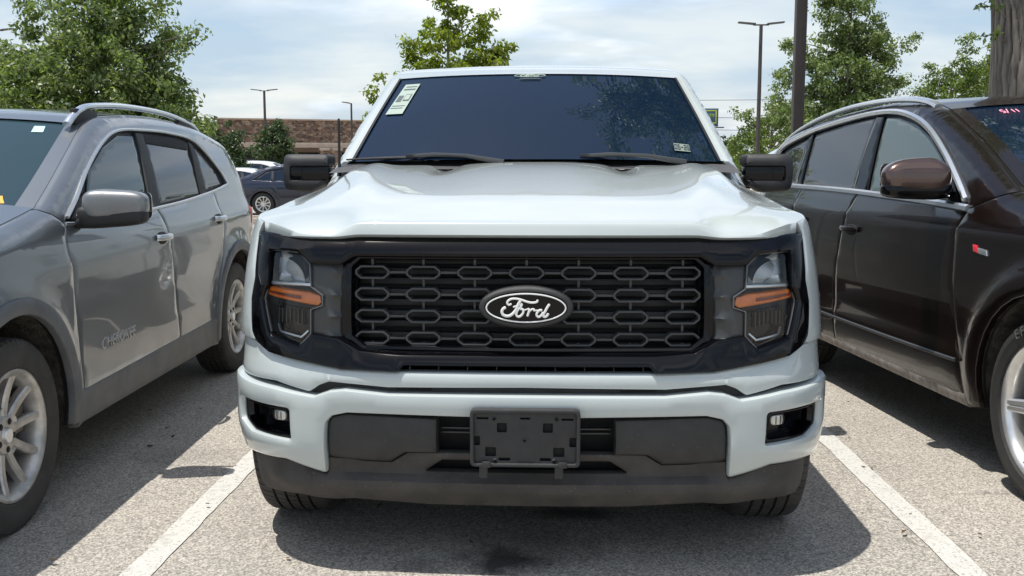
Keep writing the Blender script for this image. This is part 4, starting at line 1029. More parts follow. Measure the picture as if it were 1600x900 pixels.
# ------------------------------------------------------------ ground, paint lines, kerbs
def asphalt():
    m = bpy.data.materials.new('worn_asphalt'); m.use_nodes = True; t = m.node_tree; N = t.nodes; L = t.links; b = N['Principled BSDF']
    tc_ = N.new('ShaderNodeTexCoord'); v = tc_.outputs['Object']
    def noise_(sc, det=4, ro=.6, dist_=0):
        n = N.new('ShaderNodeTexNoise'); n.inputs['Scale'].default_value = sc; n.inputs['Detail'].default_value = det; n.inputs['Roughness'].default_value = ro
        n.inputs['Distortion'].default_value = dist_; L.new(v, n.inputs['Vector']); return n.outputs['Fac']
    def ramp(f, stops):
        r = N.new('ShaderNodeValToRGB'); e = r.color_ramp.elements
        while len(e) < len(stops): e.new(.5)
        for q, (p, c) in zip(e, stops): q.position = p; q.color = (*c, 1) if isinstance(c, tuple) else (c, c, c, 1)
        L.new(f, r.inputs[0]); return r.outputs[0]
    def mix(f, a, c, mode='MIX'):
        k = N.new('ShaderNodeMix'); k.data_type = 'RGBA'; k.blend_type = mode
        if isinstance(f, (int, float)): k.inputs[0].default_value = f
        else: L.new(f, k.inputs[0])
        for i_, q in ((6, a), (7, c)):
            if isinstance(q, tuple): k.inputs[i_].default_value = (*q, 1)
            else: L.new(q, k.inputs[i_])
        return k.outputs[2]
    vo = N.new('ShaderNodeTexVoronoi'); vo.inputs['Scale'].default_value = 150; L.new(v, vo.inputs['Vector'])
    stone = ramp(vo.outputs['Color'], [(.12, (.17, .16, .145)), (.5, (.41, .385, .345)), (.88, (.72, .68, .60))])
    fine = ramp(noise_(260, 3, .7), [(.3, .15), (.7, .85)])
    c = mix(.25, stone, mix(fine, (.22, .21, .195), (.52, .495, .455)))
    c = mix(.9, c, ramp(noise_(.55, 6, .6), [(.3, (.62, .61, .60)), (.7, (.88, .86, .84))]), 'MULTIPLY')
    c = mix(ramp(noise_(2.4, 8, .75), [(.60, 0.), (.75, .5)]), c, (.13, .125, .118))
    c = mix(ramp(noise_(7, 6, .7), [(.66, 0.), (.72, .6)]), c, (.10, .097, .092))
    # oil drips and a sealed joint
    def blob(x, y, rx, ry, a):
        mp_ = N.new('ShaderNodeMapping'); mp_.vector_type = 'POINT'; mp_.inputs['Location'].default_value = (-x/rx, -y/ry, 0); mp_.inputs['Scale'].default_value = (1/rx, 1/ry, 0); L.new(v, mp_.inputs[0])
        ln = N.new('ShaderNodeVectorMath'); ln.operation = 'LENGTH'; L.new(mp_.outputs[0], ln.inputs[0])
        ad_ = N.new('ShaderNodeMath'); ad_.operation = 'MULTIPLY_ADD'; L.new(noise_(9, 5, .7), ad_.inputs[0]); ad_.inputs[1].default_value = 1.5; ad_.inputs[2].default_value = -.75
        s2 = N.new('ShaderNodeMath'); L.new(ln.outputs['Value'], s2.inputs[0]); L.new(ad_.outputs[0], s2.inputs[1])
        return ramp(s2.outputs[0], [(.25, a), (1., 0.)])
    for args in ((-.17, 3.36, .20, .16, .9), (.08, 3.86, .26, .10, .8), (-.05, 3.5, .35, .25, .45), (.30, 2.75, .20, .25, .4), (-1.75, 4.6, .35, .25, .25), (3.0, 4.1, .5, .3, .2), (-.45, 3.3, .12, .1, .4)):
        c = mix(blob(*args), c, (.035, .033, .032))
    sx = N.new('ShaderNodeSeparateXYZ'); L.new(v, sx.inputs[0])
    w_ = N.new('ShaderNodeMath'); w_.operation = 'MULTIPLY_ADD'; L.new(noise_(1.2, 3), w_.inputs[0]); w_.inputs[1].default_value = .12; L.new(sx.outputs[1], w_.inputs[2])
    d_ = N.new('ShaderNodeMath'); d_.operation = 'SUBTRACT'; L.new(w_.outputs[0], d_.inputs[0]); d_.inputs[1].default_value = 4.86
    a_ = N.new('ShaderNodeMath'); a_.operation = 'ABSOLUTE'; L.new(d_.outputs[0], a_.inputs[0])
    c = mix(ramp(a_.outputs[0], [(.003, .22), (.012, 0.)]), c, (.50, .48, .44))
    cv = N.new('ShaderNodeTexVoronoi'); cv.feature = 'DISTANCE_TO_EDGE'; cv.inputs['Scale'].default_value = .8
    wv = N.new('ShaderNodeVectorMath'); wv.operation = 'MULTIPLY_ADD'; nn = N.new('ShaderNodeTexNoise'); nn.inputs['Scale'].default_value = 3; nn.inputs['Detail'].default_value = 6; L.new(v, nn.inputs['Vector'])
    L.new(nn.outputs['Color'], wv.inputs[0]); wv.inputs[1].default_value = (.5, .5, 0); L.new(v, wv.inputs[2]); L.new(wv.outputs[0], cv.inputs['Vector'])
    ck = ramp(cv.outputs['Distance'], [(.0, 1.), (.006, 0.)]); cm_ = ramp(noise_(.9, 3), [(.52, 0.), (.58, .65)])
    mm = N.new('ShaderNodeMath'); mm.operation = 'MULTIPLY'; L.new(ck, mm.inputs[0]); L.new(cm_, mm.inputs[1]); c = mix(mm.outputs[0], c, (.09, .085, .08))
    L.new(c, b.inputs['Base Color']); b.inputs['Roughness'].default_value = .92; b.inputs['Specular IOR Level'].default_value = .25
    bp = N.new('ShaderNodeBump'); bp.inputs['Strength'].default_value = .35; bp.inputs['Distance'].default_value = .004
    hh = N.new('ShaderNodeMath'); hh.operation = 'ADD'; L.new(vo.outputs['Distance'], hh.inputs[0]); L.new(noise_(180, 3), hh.inputs[1]); L.new(hh.outputs[0], bp.inputs['Height'])
    L.new(bp.outputs[0], b.inputs['Normal']); return m, c
AM, _ = asphalt()
def sheet(name, x0, x1, y0, y1, z, m, nx=1, ny=1):
    rows = [[(x0+(x1-x0)*i/nx, y0+(y1-y0)*j/ny, z) for i in range(nx+1)] for j in range(ny+1)]
    return tag(MB().add(*grid(rows)).build(name, m, None, 0, False), kind='structure')
sheet('asphalt_ground', -900, 900, -300, 1500, 0, AM)
def linemat():
    m = mat('worn_road_paint', (.62, .61, .57), .8, bump=.5, bscale=180); t = m.node_tree; N = t.nodes; L = t.links; b = N['Principled BSDF']
    tc_ = N.new('ShaderNodeTexCoord'); f = []
    for sc, a, c_ in ((70, .53, .64), (6, .56, .76)):
        n = N.new('ShaderNodeTexNoise'); n.inputs['Scale'].default_value = sc; n.inputs['Detail'].default_value = 6; n.inputs['Roughness'].default_value = .7
        L.new(tc_.outputs['Object'], n.inputs['Vector']); r = N.new('ShaderNodeValToRGB'); r.color_ramp.elements[0].position = a; r.color_ramp.elements[1].position = c_
        L.new(n.outputs['Fac'], r.inputs[0]); f.append(r.outputs[0])
    mxx = N.new('ShaderNodeMath'); mxx.operation = 'MAXIMUM'; L.new(f[0], mxx.inputs[0]); L.new(f[1], mxx.inputs[1])
    k = N.new('ShaderNodeMix'); k.data_type = 'RGBA'; L.new(mxx.outputs[0], k.inputs[0]); k.inputs[6].default_value = (.52, .51, .475, 1); k.inputs[7].default_value = (.28, .265, .245, 1)
    L.new(k.outputs[2], b.inputs['Base Color']); return m
LM = linemat()
def road_line(x0, y0, x1, y1, w=.105):
    n = 60; rows = []
    for i in range(n+1):
        t = i/n; x = x0+(x1-x0)*t; y = y0+(y1-y0)*t
        rows.append([(x-w/2+random.uniform(-.004, .004), y, .004), (x, y, .004), (x+w/2+random.uniform(-.004, .004), y, .004)])
    tag(MB().add(*grid(rows)).build('painted_line', LM, None, 0, False), kind='structure')
for k in range(-5, 6):
    xm = .02+2.815*(k+.0)+1.4075
    if k == -1: road_line(-1.385, 1.4, -1.43, 7.0)
    elif k == 0: road_line(1.455, 1.4, 1.375, 7.0)
    else: road_line(xm, 1.4, xm, 7.0)
concrete = mat('kerb_concrete', (.42, .37, .31), .9, var=.2, vscale=3, bump=.4, bscale=60)
mulch = mat('brown_mulch', (.20, .15, .10), .95, var=.6, vscale=20, bump=1., bscale=40)
grassm = mat('grass_verge', (.06, .10, .03), .95, var=.4, vscale=5, bump=.6, bscale=30)
def island(x0, x1, y0, y1):
    k = MB(); w = .15
    for a, b_, c, d in ((x0, x1, y0, y0+w), (x0, x1, y1-w, y1), (x0, x0+w, y0+w, y1-w), (x1-w, x1, y0+w, y1-w)):
        k.add(*boxg((b_-a, d-c, .30), ((a+b_)/2, (c+d)/2, 0), .02))
    tag(k.build('kerb', concrete), kind='structure')
    tag(MB().add([(x0+w, y0+w, .12), (x1-w, y0+w, .12), (x1-w, y1-w, .12), (x0+w, y1-w, .12)], [(0, 1, 2, 3)]).build('planting_bed', mulch, None, 0, False), kind='structure')
island(-16, 1.5, 24.0, 25.6); island(-9.6, -4.6, 13.6, 16.6); island(2.2, 6.4, 7.9, 12.8); island(-3.2, -.5, 16.0, 18.2); island(5, 14, 22.5, 25.5)
sheet('grass_verge', -200, 300, 95, 400, .02, grassm)

# ------------------------------------------------------------ trees
def leafmat(name, c0, c1, tr=.35, trc=None):
    m = bpy.data.materials.new(name); m.use_nodes = True; t = m.node_tree; N = t.nodes; L = t.links; b = N['Principled BSDF']; o = N['Material Output']
    g = N.new('ShaderNodeNewGeometry'); r = N.new('ShaderNodeValToRGB'); r.color_ramp.elements[0].color = (*c0, 1); r.color_ramp.elements[1].color = (*c1, 1)
    L.new(g.outputs['Random Per Island'], r.inputs[0]); L.new(r.outputs[0], b.inputs['Base Color']); b.inputs['Roughness'].default_value = .42
    b.inputs['Specular IOR Level'].default_value = .45
    tl_ = N.new('ShaderNodeBsdfTranslucent'); tm = N.new('ShaderNodeMix'); tm.data_type = 'RGBA'; tm.blend_type = 'MULTIPLY'; tm.inputs[0].default_value = 1
    L.new(r.outputs[0], tm.inputs[6]); tm.inputs[7].default_value = (*(trc or (1.5, 1.7, .7)), 1); L.new(tm.outputs[2], tl_.inputs[0])
    ms = N.new('ShaderNodeMixShader'); ms.inputs[0].default_value = tr; L.new(b.outputs[0], ms.inputs[1]); L.new(tl_.outputs[0], ms.inputs[2]); L.new(ms.outputs[0], o.inputs[0]); return m
LF = dict(oak=leafmat('oak_leaves', (.065, .100, .036), (.23, .28, .11), .42), dark=leafmat('dark_leaves', (.022, .042, .016), (.065, .095, .035)),
          maple=leafmat('bright_leaves', (.11, .15, .018), (.26, .30, .04), .5), mid=leafmat('mid_leaves', (.07, .11, .028), (.19, .24, .06), .4))
bark = mat('bark', (.19, .165, .14), .95, var=.6, vscale=14, bump=1., bscale=30, stretch=(1, 1, .18))
def leaves(C, per, spread, size, ratio=.5, up=.35, out=1.1):
    """one folded four-point leaf per entry in clumps round each twig end; leaves face outward and up, as they do on a tree"""
    n = len(C)*per; v = rng.normal(0, 1, (n, 3)); v /= np.linalg.norm(v, axis=1)[:, None]
    rad = rng.uniform(.35, 1.15, n)[:, None]*spread*np.repeat(rng.uniform(.6, 1.35, len(C)), per)[:, None]
    P = np.repeat(C, per, 0)+v*rad*np.array([1, 1, .7])
    nrm = rng.normal(0, .55, (n, 3))+v*out; nrm[:, 2] += up; nrm /= np.linalg.norm(nrm, axis=1)[:, None]
    d = np.cross(nrm, rng.normal(0, 1, (n, 3))); d[:, 2] -= .25; d /= np.linalg.norm(d, axis=1)[:, None]
    s = np.cross(d, nrm); s /= np.linalg.norm(s, axis=1)[:, None]+1e-9
    u = np.cross(s, d); L_ = size*rng.uniform(.7, 1.3, n)[:, None]; w = L_*ratio*.5
    a = P; b = P+d*L_*.45+s*w+u*w*.35; c = P+d*L_; e = P+d*L_*.45-s*w+u*w*.35
    V = np.stack([a, b, c, e], 1).reshape(-1, 3); return V, n
def tree(name, label, loc, blobs, twigs, per, spread, size, leaf, trunk_r=.09, cat='tree', group=None, lean=(0, 0), seed=1, sprigs=(), shell=.55, limbs=14, trunk=None):
    """blobs: (x, y, z, rx, ry, rz) relative to the foot; sprigs: shoots that stick out of the crown"""
    global rng
    rng = np.random.default_rng(seed); rnd_ = random.Random(seed)
    T = empty(name, loc); tag(T, label, cat, group)
    C = []; wts = np.array([b[3]*b[4]*b[5] for b in blobs])**.67; wts /= wts.sum()
    for b, k in zip(blobs, rng.multinomial(twigs, wts)):
        v = rng.normal(0, 1, (k, 3)); v /= np.linalg.norm(v, axis=1)[:, None]
        ang = np.arctan2(v[:, 1], v[:, 0]); lump = 1+.16*np.sin(ang*3+v[:, 2]*4+seed)+.12*np.sin(ang*7+v[:, 2]*9+seed*2)
        r = rng.uniform(shell**3, 1, k)**(1/3)*lump
        C.append(v*r[:, None]*np.array(b[3:6])+np.array(b[:3]))
    C = np.concatenate(C)
    for (x0, y0, z0, x1, y1, z1, k) in sprigs:
        t = rng.uniform(0, 1, k)[:, None]; C = np.concatenate([C, np.array([[x0, y0, z0]])*(1-t)+np.array([[x1, y1, z1]])*t+rng.normal(0, 1, (k, 3))*spread*.5])
    V, n = leaves(C, per, spread, size)
    me = bpy.data.meshes.new('crown'); me.vertices.add(n*4); me.vertices.foreach_set('co', V.astype(np.float32).ravel())
    me.loops.add(n*4); me.loops.foreach_set('vertex_index', np.arange(n*4, dtype=np.int32)); me.polygons.add(n)
    me.polygons.foreach_set('loop_start', np.arange(0, n*4, 4, dtype=np.int32)); me.update(calc_edges=True); me.materials.append(LF[leaf])
    link('crown', me, T)
    cz = sum(b[2] for b in blobs)/len(blobs); zt = max(b[2]+b[5]*.6 for b in blobs)
    fork = min(b[2]-b[5] for b in blobs)+.35; mb = MB()
    tp = trunk or [(0, 0, -.05), (lean[0]*.4, lean[1]*.4, fork*.5), (lean[0], lean[1], fork), (lean[0]*1.2, lean[1]*1.2, (fork+zt)/2), (lean[0]*1.2, lean[1], zt)]
    tp = catmull(tp, 5); nn = len(tp)
    mb.add(*tubeg(tp, [trunk_r*(1.35 if i == 0 else 1)*(1-.85*i/(nn-1)) for i in range(nn)], 12)); mb.build('trunk', bark, T)
    idx = rng.choice(len(C), min(limbs, len(C)), replace=False); br = MB()
    for i in idx:
        e = C[i]; h = min(zt, max(fork*.9, e[2]-.45*math.hypot(e[0], e[1])-.1)); s_ = min(range(nn), key=lambda q: abs(tp[q][2]-h)); p = np.array(tp[s_])
        m_ = (p+e)/2+np.array([0, 0, .08*np.linalg.norm(e-p)])+rng.normal(0, .05, 3); r0 = trunk_r*.42*(1-.6*s_/nn)
        br.add(*tubeg(catmull([tuple(p), tuple(m_), tuple(e)], 4), [r0*(1-.85*q/8) for q in range(9)], 6))
    tag(br.build('branches', bark, T), kind='stuff'); return T
tree('broadleaf_tree', 'full dark green broadleaf tree behind the grey SUV, largest crown at the left', (-7.0, 15.0, .1),
     [(.1, 0, 2.65, 1.22, 1.2, 1.05), (-.25, 0, 1.95, 1.50, 1.4, .95), (.75, 0, 1.9, 1.05, 1.1, .8), (-1.05, .2, 2.45, .62, .7, .62), (.25, 0, 3.55, .72, .75, .85)], 620, 80, .20, .080, 'oak', .12, seed=3,
     sprigs=[(1.1, 0, 2.85, 1.75, 0, 3.05, 6), (.5, 0, 3.3, 1.2, 0, 3.75, 6), (-.3, 0, 3.0, -1.0, 0, 3.75, 7), (-.9, 0, 2.4, -1.35, 0, 3.0, 4), (1.0, 0, 1.9, 1.75, 0, 1.95, 6), (.9, 0, 2.8, 1.35, 0, 3.35, 5)], limbs=30)
tree('shade_tree', 'rounded dark green tree beyond the grey SUV, beside the stone shop front', (-13.3, 38, 0),
     [(0, 0, 2.1, 1.5, 1.4, 1.25), (-1.2, .3, 2.3, 1.3, 1.3, 1.2), (.75, 0, 1.6, 1.0, 1.0, .9)], 300, 50, .26, .13, 'dark', .12, seed=5)
tree('small_tree', 'small dark green tree in front of the stone shop parapet', (-15.3, 55, 0),
     [(0, 0, 2.2, 1.15, 1.1, 1.3), (0, 0, 3.3, .6, .6, .75)], 170, 44, .26, .16, 'dark', .08, seed=8)
tree('young_tree', 'bright yellow-green young tree rising behind the pickup roof', (-1.75, 17, .1),
     [(0, 0, 3.15, .62, .6, .55), (.0, 0, 2.7, .95, .8, .45), (-.05, 0, 3.8, .30, .3, .42), (.62, 0, 2.95, .40, .35, .28)], 105, 62, .135, .085, 'maple', .06, seed=11, shell=.35, limbs=40,
     sprigs=[(-.5, 0, 2.6, -1.30, 0, 2.38, 10), (-.6, 0, 2.9, -.85, 0, 3.40, 5), (.6, 0, 3.0, 1.10, 0, 3.32, 8), (.4, 0, 3.2, .72, 0, 3.75, 7), (-.9, 0, 2.4, -1.35, 0, 2.0, 5), (-.05, 0, 3.9, -.08, 0, 4.18, 5), (.15, 0, 3.6, .25, 0, 3.95, 5)])
tree('oak_tree', 'tall green oak with a ragged crown just right of the thick brown pole', (6.9, 24, .1),
     [(.0, 0, 3.4, 1.0, 1.0, 1.2), (-.25, 0, 4.8, .50, .6, .8), (.35, 0, 3.3, .75, .9, 1.2), (-.5, 0, 2.3, 1.2, 1.0, .8), (.2, 0, 4.3, .8, .7, .6)], 420, 64, .20, .090, 'oak', .11, seed=15, shell=.4, limbs=40,
     sprigs=[(-.8, 0, 3.6, -1.45, 0, 4.15, 14), (-.8, 0, 3.0, -1.5, 0, 3.25, 12), (.8, 0, 3.6, 1.35, 0, 4.3, 12), (-.3, 0, 5.0, -.85, 0, 5.8, 12), (.2, 0, 4.9, .55, 0, 5.5, 10)])
tree('oak_tree', 'sparse light green oak between the ragged oak and the big trunk at right', (10.8, 28, .1),
     [(0, 0, 2.9, 1.1, 1.0, .9), (.4, 0, 3.7, .7, .6, .55), (-.6, 0, 2.4, .9, .8, .8)], 210, 56, .19, .085, 'mid', .08, seed=21, shell=.3, limbs=40,
     sprigs=[(.5, 0, 3.7, 1.45, 0, 4.65, 16), (.2, 0, 3.9, .45, 0, 4.75, 9), (-.5, 0, 3.2, -.7, 0, 4.2, 8)])
tree('leafy_tree', 'rounded yellow-green tree behind the far lamp at right', (14.1, 34, 0), [(.2, 0, 3.2, 1.25, 1.2, 1.25), (-1.0, 0, 2.7, 1.0, 1.0, 1.0), (1.6, 0, 2.9, 1.3, 1.2, 1.1)], 300, 50, .24, .11, 'mid', .10, seed=25)
tree('roadside_tree', 'yellow-green roadside tree between the twin lamp and the thick pole', (8.6, 40, 0),
     [(0, 0, 2.9, 1.25, 1.2, 1.25), (-.9, 0, 2.1, .8, .8, .8), (.7, 0, 3.3, .9, .9, 1.0)], 190, 46, .24, .12, 'mid', .1, seed=28, shell=.35, limbs=30, sprigs=[(-.6, 0, 3.0, -1.4, 0, 3.6, 8), (.2, 0, 4.0, .3, 0, 5.1, 8)])
tree('leafy_tree', 'darker green tree low behind the thick pole and the brown SUV rear', (9.0, 31, 0), [(0, 0, 2.2, 1.6, 1.3, 1.2), (-1.2, 0, 2.0, .9, .9, .9), (1.8, 0, 1.9, 1.3, 1.2, 1.0)], 240, 46, .24, .11, 'oak', .1, seed=31)
tree('roadside_tree', 'small rounded dark tree far off beyond the pickup mirror at right', (12.1, 70, 0), [(0, 0, 2.2, 1.0, 1.0, 1.2)], 130, 20, .2, .2, 'dark', .1, seed=35)
tree('bush', 'low yellow-green bush below the roadside tree left of the twin lamp', (10.6, 56, 0), [(0, 0, 1.3, 1.5, 1.2, 1.1), (1.6, 0, 1.6, 1.2, 1.0, 1.2)], 220, 20, .18, .17, 'mid', .06, 'bush', seed=38)
tree('leafy_tree', 'green tree cut by the left edge of the photo behind the largest crown', (-9.8, 17.5, .1), [(0, 0, 1.9, 1.0, 1.1, 1.1), (-.9, 0, 2.1, 1.2, 1.1, 1.3)], 200, 50, .20, .09, 'mid', .1, seed=41)

# the big oak at the right edge, its limbs reaching over the cars
def big_oak():
    T = empty('old_oak', (4.22, 8.95, .1)); tag(T, 'thick rough-barked oak trunk at the right edge with branches overhead', 'tree')
    rs = np.random.default_rng(5); rows = []
    for i in range(70):
        z = -.1+4.6*i/69; row = []; cx = -.03*z-.05*max(0, z-1.6)**2*.5; r0 = .35+.16*math.exp(-z/.35)-.006*z+.02*math.sin(z*1.9)
        for j in range(160):
            a = 2*PI*j/160; rid = min(1, 1.5*abs(math.sin(a*17+1.5*math.sin(z*2.6+a*3)+.8*math.sin(z*7+a*5)+.35*math.sin(z*19))))
            row.append((cx+math.cos(a)*(r0+.038*rid+.025*math.sin(a*3+z)), math.sin(a)*(r0+.038*rid), z+.0))
        rows.append(row)
    MB().add(*grid(rows, True)).build('trunk', bark, T, 60)
    limbs = [([(0, 0, 3.6), (-.7, -.2, 4.6), (-1.9, -.6, 5.4), (-3.2, -.9, 6.0)], .15), ([(0, 0, 3.9), (.8, .5, 5.0), (2.2, 1.2, 6.0)], .15), ([(0, 0, 4.1), (-.3, .9, 5.4), (-1.0, 2.2, 6.6)], .13),
             ([(0, 0, 4.2), (.3, -.5, 5.6), (.8, -1.0, 7.2)], .14), ([(-1.2, -.4, 5.0), (-2.0, .1, 5.6), (-2.9, .8, 6.0)], .07), ([(-1.6, -.5, 5.2), (-2.3, -1.1, 5.6), (-3.2, -1.5, 5.7)], .06), ([(0, 0, 4.3), (-.6, -.3, 5.8), (-1.4, -.6, 7.2)], .11)]
    C = []
    for P, r in limbs:
        Q = catmull(P, 6); n = len(Q); MB().add(*tubeg(Q, [r*(1-.8*i/(n-1)) for i in range(n)], 12)).build('limb', bark, T)
        tw = MB()
        for k in range(26):
            i = rs.integers(n//3, n); p = np.array(Q[i]); d = rs.normal(0, 1, 3); d[2] = abs(d[2])*.4; d /= np.linalg.norm(d); e = p+d*rs.uniform(.4, 1.1)
            tw.add(*tubeg([tuple(p), tuple((p+e)/2+rs.normal(0, .05, 3)), tuple(e)], [.02, .013, .006], 5))
            C += [e, (p+e)/2+rs.normal(0, .08, 3), e+rs.normal(0, .15, 3)]
        tag(tw.build('twigs', bark, T), kind='stuff')
    for k in range(10):
        C.append(np.array([-.42-.05*(k % 3), -.1, 2.22+.02*k])) if k < 3 else None
    C = np.array([c for c in C if c is not None and (c[2] > 4.2 or c[2] < 3)]); V, n = leaves(C[:-3], 60, .20, .075)
    V2, n2 = leaves(np.array([[-.62, -.35, 2.62], [-.55, -.35, 2.58], [-.58, -.33, 2.36], [-.66, -.35, 2.34], [-.52, -.3, 2.38], [-.70, -.35, 2.60]]), 9, .035, .06)
    V = np.concatenate([V, V2]); n += n2
    me = bpy.data.meshes.new('crown'); me.vertices.add(n*4); me.vertices.foreach_set('co', V.astype(np.float32).ravel())
    me.loops.add(n*4); me.loops.foreach_set('vertex_index', np.arange(n*4, dtype=np.int32)); me.polygons.add(n)
    me.polygons.foreach_set('loop_start', np.arange(0, n*4, 4, dtype=np.int32)); me.update(calc_edges=True); me.materials.append(LF['oak']); link('crown', me, T)
    MB().add(*tubeg([(-.34, -.1, 2.30), (-.52, -.3, 2.36), (-.66, -.35, 2.36)], [.008, .005, .003], 5)).build('shoot', bark, T)
    MB().add(*tubeg([(-.34, -.1, 2.5), (-.52, -.3, 2.56), (-.70, -.35, 2.62)], [.008, .005, .003], 5)).build('shoot', bark, T)
big_oak()

# ------------------------------------------------------------ lamps, billboard, wires
pole_m = mat('bronze_pole', (.065, .055, .050), .5, .2, var=.1); head_m = mat('lamp_head', (.10, .095, .09), .5, .3)
def lamp(label, x, y, h, heads, r=.08, square=False, rz=0, hl=.75):
    T = empty('street_lamp', (x, y, 0), rz); tag(T, label, 'street lamp', 'lamp posts round the car park')
    if square: MB().add(*boxg((r*2, r*2, h), (0, 0, h/2), .012)).build('pole', pole_m, T)
    else: MB().add(*tubeg([(0, 0, 0), (0, 0, h/2), (0, 0, h)], [r, r*.9, r*.75], 12)).build('pole', pole_m, T)
    MB().add(*latheg([(0, .02), (0, .32), (.02, .34), (.66, .34), (.70, .30), (.70, .05)] if square else [(0, .02), (0, .26), (.55, .26), (.6, .2), (.6, .05)], 24, 'z')).build('concrete_base', concrete, T)
    for s_ in heads:
        hd = MB(); V, F = boxg((hl*.75, .32, .055), (s_*(hl*.62), 0, h+.0), .02)
        V = [(a, b*(1-.35*abs(a)/hl), c+.10*abs(a)) for a, b, c in V]; hd.add(V, F); hd.build('lamp_head', head_m, T)
        MB().add(*boxg((hl*.35, .06, .05), (s_*hl*.16, 0, h-.01), .01)).build('lamp_arm', pole_m, T)
lamp('thick square brown lamp post rising behind the brown SUV', 2.80, 11.7, 9.0, (-1, 1), .061, True)
lamp('slim brown lamp post with two flat heads right of the pickup', 7.66, 38, 6.6, (-1, 1), .085, hl=.85)
lamp('slim grey lamp post standing in front of the stone shop front', -20.1, 70, 6.7, (-1, 1), .11, hl=.95)
lamp('distant lamp with its head showing beside the pickup windscreen pillar', -15.2, 76, 6.2, (-1,), .09, rz=.6)
lamp('distant lamp head just left of the big oak trunk', 21.0, 50, 6.75, (1,), .12, hl=1.2)
lamp('lamp head at the extreme left edge above the trees', -24.95, 45, 7.5, (-1, 1), .09)
B_ = empty('billboard', (23.2, 154, 0)); tag(B_, 'distant roadside billboard with yellow border on dark blue', 'billboard')
MB().add(*boxg((3.6, .4, 2.7), (0, 0, 8.9), .03)).build('sign_box', mat('billboard_blue', (.06, .12, .20), .5), B_)
ym = mat('billboard_yellow', (.62, .62, .08), .5)
for i_, (x, z, w_, h_) in enumerate(((0.2, 9.9, 2.6, .18), (.2, 8.05, 2.6, .18), (-1.05, 9, .16, 1.7), (1.45, 9, .16, 1.7))): MB().add(*boxg((w_, .06, h_), (x, -.24, z), .01)).build('sign_border', ym, B_)
for i_ in range(5): MB().add(*boxg((.30, .05, .5), (-.65+.42*i_, -.235, 9.2), .01)).build('sign_mark', mat('billboard_green', (.28, .36, .10), .5), B_)
MB().add(*boxg((4.6, .9, .15), (0.3, -.4, 7.4), .01)).build('catwalk', head_m, B_); MB().add(*tubeg([(0, .1, 0), (0, .1, 7.6)], .3, 12)).build('post', pole_m, B_)
wire_m = mat('wire', (.05, .05, .055), .6)
for i_, (z0, z1, lab) in enumerate(((8.6, 10.2, 'topmost faint utility wire crossing the sky at right'), (5.6, 5.9, 'lower utility wire just above the distant trees at right'), (6.9, 7.3, 'middle utility wire passing behind the billboard'))):
    P = [(10+60*t, 110, z0+(z1-z0)*t-1.2*4*t*(1-t)*.4) for t in np.linspace(0, 1, 24)]
    tag(MB().add(*tubeg(P, .028, 5)).build('utility_wire', wire_m), lab, 'wire')
for i_, x in enumerate((10, 70)):
    T = empty('utility_pole', (x, 110, 0)); tag(T, ('wooden utility pole hidden behind the pickup cab', 'wooden utility pole far right beyond the trees')[i_], 'pole')
    MB().add(*tubeg([(0, 0, 0), (0, 0, 10.6)], .14, 10)).build('pole', bark, T); MB().add(*boxg((2.2, .12, .12), (0, 0, 9.6), .01)).build('crossarm', bark, T)

# ------------------------------------------------------------ stone-clad shop building
def stone():
    m = bpy.data.materials.new('rubble_stone'); m.use_nodes = True; t = m.node_tree; N = t.nodes; L = t.links; b = N['Principled BSDF']
    tc_ = N.new('ShaderNodeTexCoord'); mp_ = N.new('ShaderNodeMapping'); mp_.inputs['Scale'].default_value = (1, 1, 1.7); L.new(tc_.outputs['Object'], mp_.inputs[0])
    vo = N.new('ShaderNodeTexVoronoi'); vo.inputs['Scale'].default_value = 3.0; L.new(mp_.outputs[0], vo.inputs['Vector'])
    sr = N.new('ShaderNodeSeparateColor'); L.new(vo.outputs['Color'], sr.inputs[0])
    r = N.new('ShaderNodeValToRGB'); e = r.color_ramp.elements; e[0].color = (.075, .045, .034, 1); e[1].color = (.36, .25, .17, 1); q = e.new(.5); q.color = (.19, .105, .07, 1)
    L.new(sr.outputs[0], r.inputs[0])
    ve = N.new('ShaderNodeTexVoronoi'); ve.feature = 'DISTANCE_TO_EDGE'; ve.inputs['Scale'].default_value = 3.0; L.new(mp_.outputs[0], ve.inputs['Vector'])
    rr = N.new('ShaderNodeValToRGB'); rr.color_ramp.elements[0].position = .02; rr.color_ramp.elements[1].position = .07; L.new(ve.outputs[0], rr.inputs[0])
    k = N.new('ShaderNodeMix'); k.data_type = 'RGBA'; L.new(rr.outputs[0], k.inputs[0]); k.inputs[6].default_value = (.24, .20, .16, 1); L.new(r.outputs[0], k.inputs[7])
    L.new(k.outputs[2], b.inputs['Base Color']); b.inputs['Roughness'].default_value = .9
    bp = N.new('ShaderNodeBump'); bp.inputs['Distance'].default_value = .05; L.new(rr.outputs[0], bp.inputs['Height']); L.new(bp.outputs[0], b.inputs['Normal']); return m
SM_ = stone(); tan = mat('tan_stucco', (.42, .33, .26), .85, var=.08, vscale=2); dark_sh = mat('shop_dark_glass', (.02, .022, .025), .15)  # rubble stone, tan stucco and even dark glass for the shop windows
bdg = empty('shop_building', (-26.2, 78, 0), R(22)); tag(bdg, 'long low shop building with brown rubble-stone parapet beyond the car park', 'building')
MB().add(*boxg((36, .6, 1.75), (18, 0, 4.25), .0)).build('stone_parapet', SM_, bdg, 30, False)
MB().add(*boxg((36.3, .8, .12), (18, 0, 5.18), .01)).build('parapet_cap', tan, bdg); MB().add(*boxg((36.1, .75, .40), (18, 0, 3.17), .02)).build('fascia', tan, bdg)
MB().add(*boxg((36, 18, .25), (18, 9.4, 3.2), 0)).build('roof', tan, bdg); MB().add(*boxg((36, 14, 5.0), (18, 11.5, 2.5), 0)).build('shop_hall', tan, bdg)
